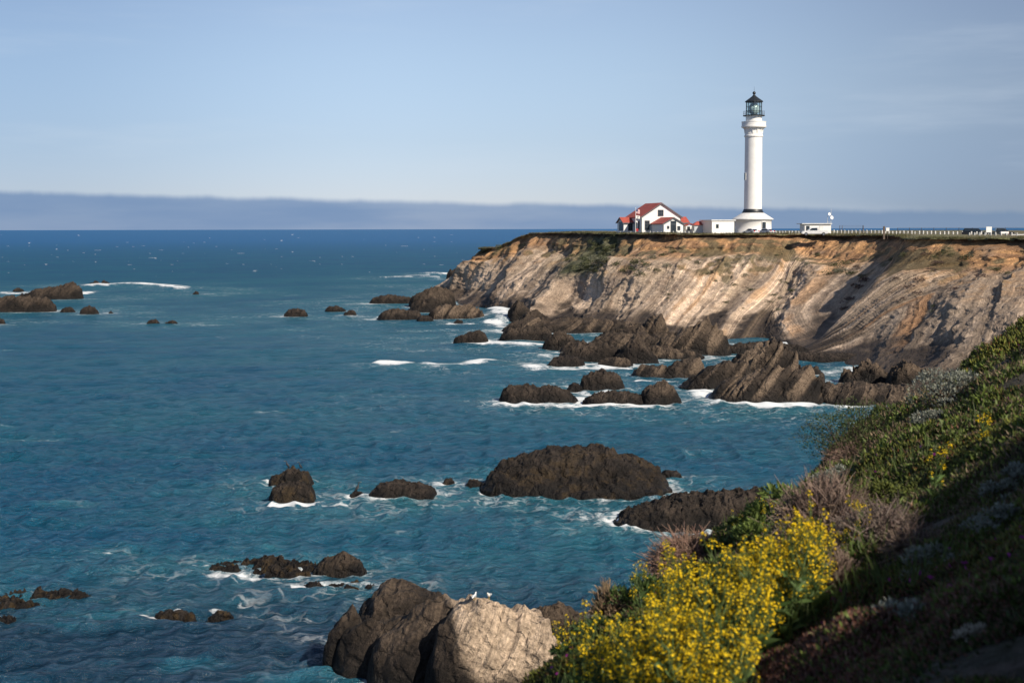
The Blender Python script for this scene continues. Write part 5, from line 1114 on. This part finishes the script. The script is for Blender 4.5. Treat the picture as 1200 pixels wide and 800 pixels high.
leaf_shrub('silver_bush', 'dim silver bush in deep shade right of the shade line', 1105, 690, .45, .2, 800, SIL, .03, .014, G_SIL, seed=17)
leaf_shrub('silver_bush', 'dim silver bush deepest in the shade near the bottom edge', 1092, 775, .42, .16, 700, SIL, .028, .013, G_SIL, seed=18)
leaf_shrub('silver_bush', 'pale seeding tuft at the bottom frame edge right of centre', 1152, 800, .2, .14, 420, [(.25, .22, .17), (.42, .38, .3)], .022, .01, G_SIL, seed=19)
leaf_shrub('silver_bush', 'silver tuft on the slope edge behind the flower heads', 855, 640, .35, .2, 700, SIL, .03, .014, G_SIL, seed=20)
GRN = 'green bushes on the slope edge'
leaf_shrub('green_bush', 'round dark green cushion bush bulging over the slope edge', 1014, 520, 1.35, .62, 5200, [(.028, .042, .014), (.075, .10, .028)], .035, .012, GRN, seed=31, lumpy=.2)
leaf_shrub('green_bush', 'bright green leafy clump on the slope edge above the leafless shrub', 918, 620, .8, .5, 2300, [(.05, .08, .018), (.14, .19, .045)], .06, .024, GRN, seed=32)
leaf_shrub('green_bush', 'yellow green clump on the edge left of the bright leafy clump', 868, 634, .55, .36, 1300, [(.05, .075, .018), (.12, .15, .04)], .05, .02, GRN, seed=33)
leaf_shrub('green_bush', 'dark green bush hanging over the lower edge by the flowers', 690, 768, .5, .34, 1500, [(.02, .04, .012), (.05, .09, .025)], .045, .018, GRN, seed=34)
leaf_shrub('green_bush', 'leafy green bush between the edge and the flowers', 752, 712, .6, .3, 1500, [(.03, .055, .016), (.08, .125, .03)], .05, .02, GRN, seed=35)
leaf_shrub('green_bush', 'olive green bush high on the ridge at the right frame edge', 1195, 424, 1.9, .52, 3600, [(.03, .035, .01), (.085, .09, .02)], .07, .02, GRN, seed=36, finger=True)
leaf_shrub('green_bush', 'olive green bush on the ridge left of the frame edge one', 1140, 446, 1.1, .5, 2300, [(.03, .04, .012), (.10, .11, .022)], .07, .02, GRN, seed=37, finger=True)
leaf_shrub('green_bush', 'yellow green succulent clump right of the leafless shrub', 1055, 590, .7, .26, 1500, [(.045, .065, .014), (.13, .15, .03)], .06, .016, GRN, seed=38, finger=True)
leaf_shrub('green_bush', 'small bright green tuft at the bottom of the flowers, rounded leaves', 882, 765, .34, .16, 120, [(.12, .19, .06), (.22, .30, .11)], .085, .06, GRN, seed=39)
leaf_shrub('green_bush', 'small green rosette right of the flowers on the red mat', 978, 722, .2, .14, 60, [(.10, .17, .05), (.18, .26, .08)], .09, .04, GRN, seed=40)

# ---- wild mustard
def mustard_proto(seed):
    r_ = np.random.default_rng(seed); h = r_.uniform(.40, .62); S, LF, FL = Leaves(), Leaves(), Leaves()
    tops = []
    lean = r_.normal(size=2) * .05
    pts = np.array([[0, 0, -.05], [lean[0] * .3, lean[1] * .3, h * .35], [lean[0], lean[1], h * .7], [lean[0] * 1.6, lean[1] * 1.6, h]])
    S.stem(pts[:-1], pts[1:], np.array([.006, .005, .004]), np.array([.005, .004, .0025]), jit((.10, .15, .045), 3, .1, r_)); tops.append(pts[-1])
    for k in range(r_.integers(10, 15)):
        t_ = r_.uniform(.3, .85); b = pts[0] + (pts[3] - pts[0]) * t_; a = r_.uniform(0, 6.28); L = h * r_.uniform(.22, .42)
        e = b + np.array([math.cos(a) * L * .45, math.sin(a) * L * .45, L * .9]); e[2] = min(e[2], h * 1.08); m_ = (b + e) / 2 + np.array([math.cos(a), math.sin(a), -.3]) * L * .08
        S.stem(np.array([b, m_]), np.array([m_, e]), np.array([.0035, .003]), np.array([.003, .002]), jit((.10, .15, .045), 2, .1, r_)); tops.append(e)
    for e in tops:
        nf = r_.integers(8, 14); zz = np.sort(r_.uniform(-.055, .012, nf)); a = r_.uniform(0, 6.28, nf); rr = .010 + .010 * (zz < 0) * r_.uniform(.5, 1.4, nf)
        c0 = e + np.stack([np.cos(a) * rr, np.sin(a) * rr, zz], 1)
        S.stem(np.tile(e, (nf, 1)) + np.stack([0 * zz, 0 * zz, zz - .012], 1), c0, .0012, .0009, jit((.12, .16, .05), nf, .1, r_))
        col = jit((.84, .585, .010), nf, .10, r_)
        tilt = np.stack([np.cos(a) * .7, np.sin(a) * .7, np.full(nf, .8)], 1); tilt /= np.linalg.norm(tilt, axis=1)[:, None]
        ax = np.cross(tilt, r_.normal(size=(nf, 3))); ax /= np.linalg.norm(ax, axis=1)[:, None]; bx_ = np.cross(tilt, ax)
        for dd in (ax, -ax, bx_, -bx_): FL.add(c0, dd + tilt * .35, .0082, .0068, col, .1, np.cross(dd, tilt))
        S.add(np.tile(e, (5, 1)), r_.normal(size=(5, 3)) * .5 + np.array([0, 0, 1]), .012, .005, jit((.22, .24, .03), 5, .1, r_))
    nl = r_.integers(9, 14); t_ = r_.uniform(.03, .62, nl); b = pts[0] + (pts[3] - pts[0]) * t_[:, None]; a = r_.uniform(0, 6.28, nl)
    LF.add(b, np.stack([np.cos(a), np.sin(a), r_.uniform(.2, .8, nl)], 1), .20 * (1.1 - t_) * r_.uniform(.6, 1.2, nl), .05 * (1.2 - t_), jit((.075, .125, .035), nl, .2, r_), .2)
    nl = 14; b = pts[0] + (pts[3] - pts[0]) * r_.uniform(.25, .85, (nl, 1)); a = r_.uniform(0, 6.28, nl)
    LF.add(b, np.stack([np.cos(a), np.sin(a), r_.uniform(.6, 1.4, nl)], 1), .07, .012, jit((.085, .13, .04), nl, .2, r_), .2)
    return [q.build(nm, mt, None, False) for q, nm, mt in ((S, 'stem', M_leaf), (LF, 'leaves', M_leaf), (FL, 'blossoms', M_petal))]
PROT = [mustard_proto(900 + k) for k in range(9)]
def in_poly(x, y, poly):
    c_ = False; j = len(poly) - 1
    for i in range(len(poly)):
        (xi, yi), (xj, yj) = poly[i], poly[j]
        if (yi > y) != (yj > y) and x < (xj - xi) * (y - yi) / (yj - yi) + xi: c_ = not c_
        j = i
    return c_
FP_ = [(676, 856), (712, 822), (752, 792), (796, 762), (836, 746), (876, 734), (916, 724), (962, 716), (996, 714), (985, 732), (950, 756), (915, 778), (880, 830), (860, 890), (720, 890)]
cnt = 0; pr = random.Random(8)
G_M = 'yellow mustard plants on the slope'
spots = []
while len(spots) < 225:
    px, py = pr.uniform(640, 990), pr.uniform(685, 890)
    if not in_poly(px, py, FP_): continue
    if vn(px / 34, py / 26, 0, 881) < -.16 + pr.uniform(-.25, .25): continue
    spots.append((px, py, 1.0))
for px, py in ((930, 600), (905, 612), (922, 625), (1160, 545), (1098, 600), (872, 640), (900, 640), (660, 800), (672, 792), (700, 760), (755, 735), (1005, 660), (1012, 668), (998, 672)): spots.append((px, py, .8))
for i, (px, py, sc) in enumerate(spots):
    b = base_at(px, py, .03)
    lone = i >= 225
    o = emp('mustard_plant', 'yellow flowering mustard plant in the dense patch on the slope' if not lone else 'lone yellow mustard plant standing outside the dense patch', 'flowering plant', b, pr.uniform(0, 6.28), G_M if not lone else 'scattered mustard plants')
    o.rotation_euler[0] = pr.gauss(.04, .07); o.rotation_euler[1] = pr.gauss(0, .09)
    k = sc * pr.uniform(.6, 1.12); o.scale = (k, k, k)
    for part in pr.choice(PROT):
        c_ = part.copy(); c_.parent = o; COL.objects.link(c_)
# ------------------------------------------------------------------ birds on the rocks, set down on the rock surface
bpy.context.view_layer.update()
DG = bpy.context.evaluated_depsgraph_get()
def drop(x_, y_):
    h_ = scene.ray_cast(DG, Vector((x_, y_, 30)), Vector((0, 0, -1))); return h_[1].z if h_[0] else 0
def perch(px, py, D):
    q = at(px, py, D); best = None
    for dd in np.linspace(-6, 6, 61):
        r_ = at(px, py, D + dd); zz = drop(r_[0], r_[1]); e = abs(zz - r_[2])
        if best is None or e < best[0]: best = (e, r_[0], r_[1], zz)
    return best[1:]
D_ = on_z(570, 825)[1] + 3
for (px, py, lb, rz) in ((556, 703, 'white gull standing on the pale dome rock, lower left one', 70), (573, 697, 'white gull standing on the pale dome rock, upper right one', 250)):
    bird('gull', lb, 'gull', perch(px, py, D_), R(rz), GULL, False, .8, 0, 'gulls on the pale dome rock')
D_ = on_z(419, 581)[1] + .5
bird('cormorant', 'black seabird perched upright on the small dark stone', 'seabird', perch(419, 576, D_), R(30), CORM, True, 1.1, 0)
D_ = on_z(345, 569)[1] + 2
for (px, lb) in ((337, 'black seabird on the kelpy rock, left one'), (352, 'black seabird on the kelpy rock, right one')): bird('cormorant', lb, 'seabird', perch(px, 549, D_), R(200), CORM, True, .9, 0, 'seabirds on the kelpy rock')
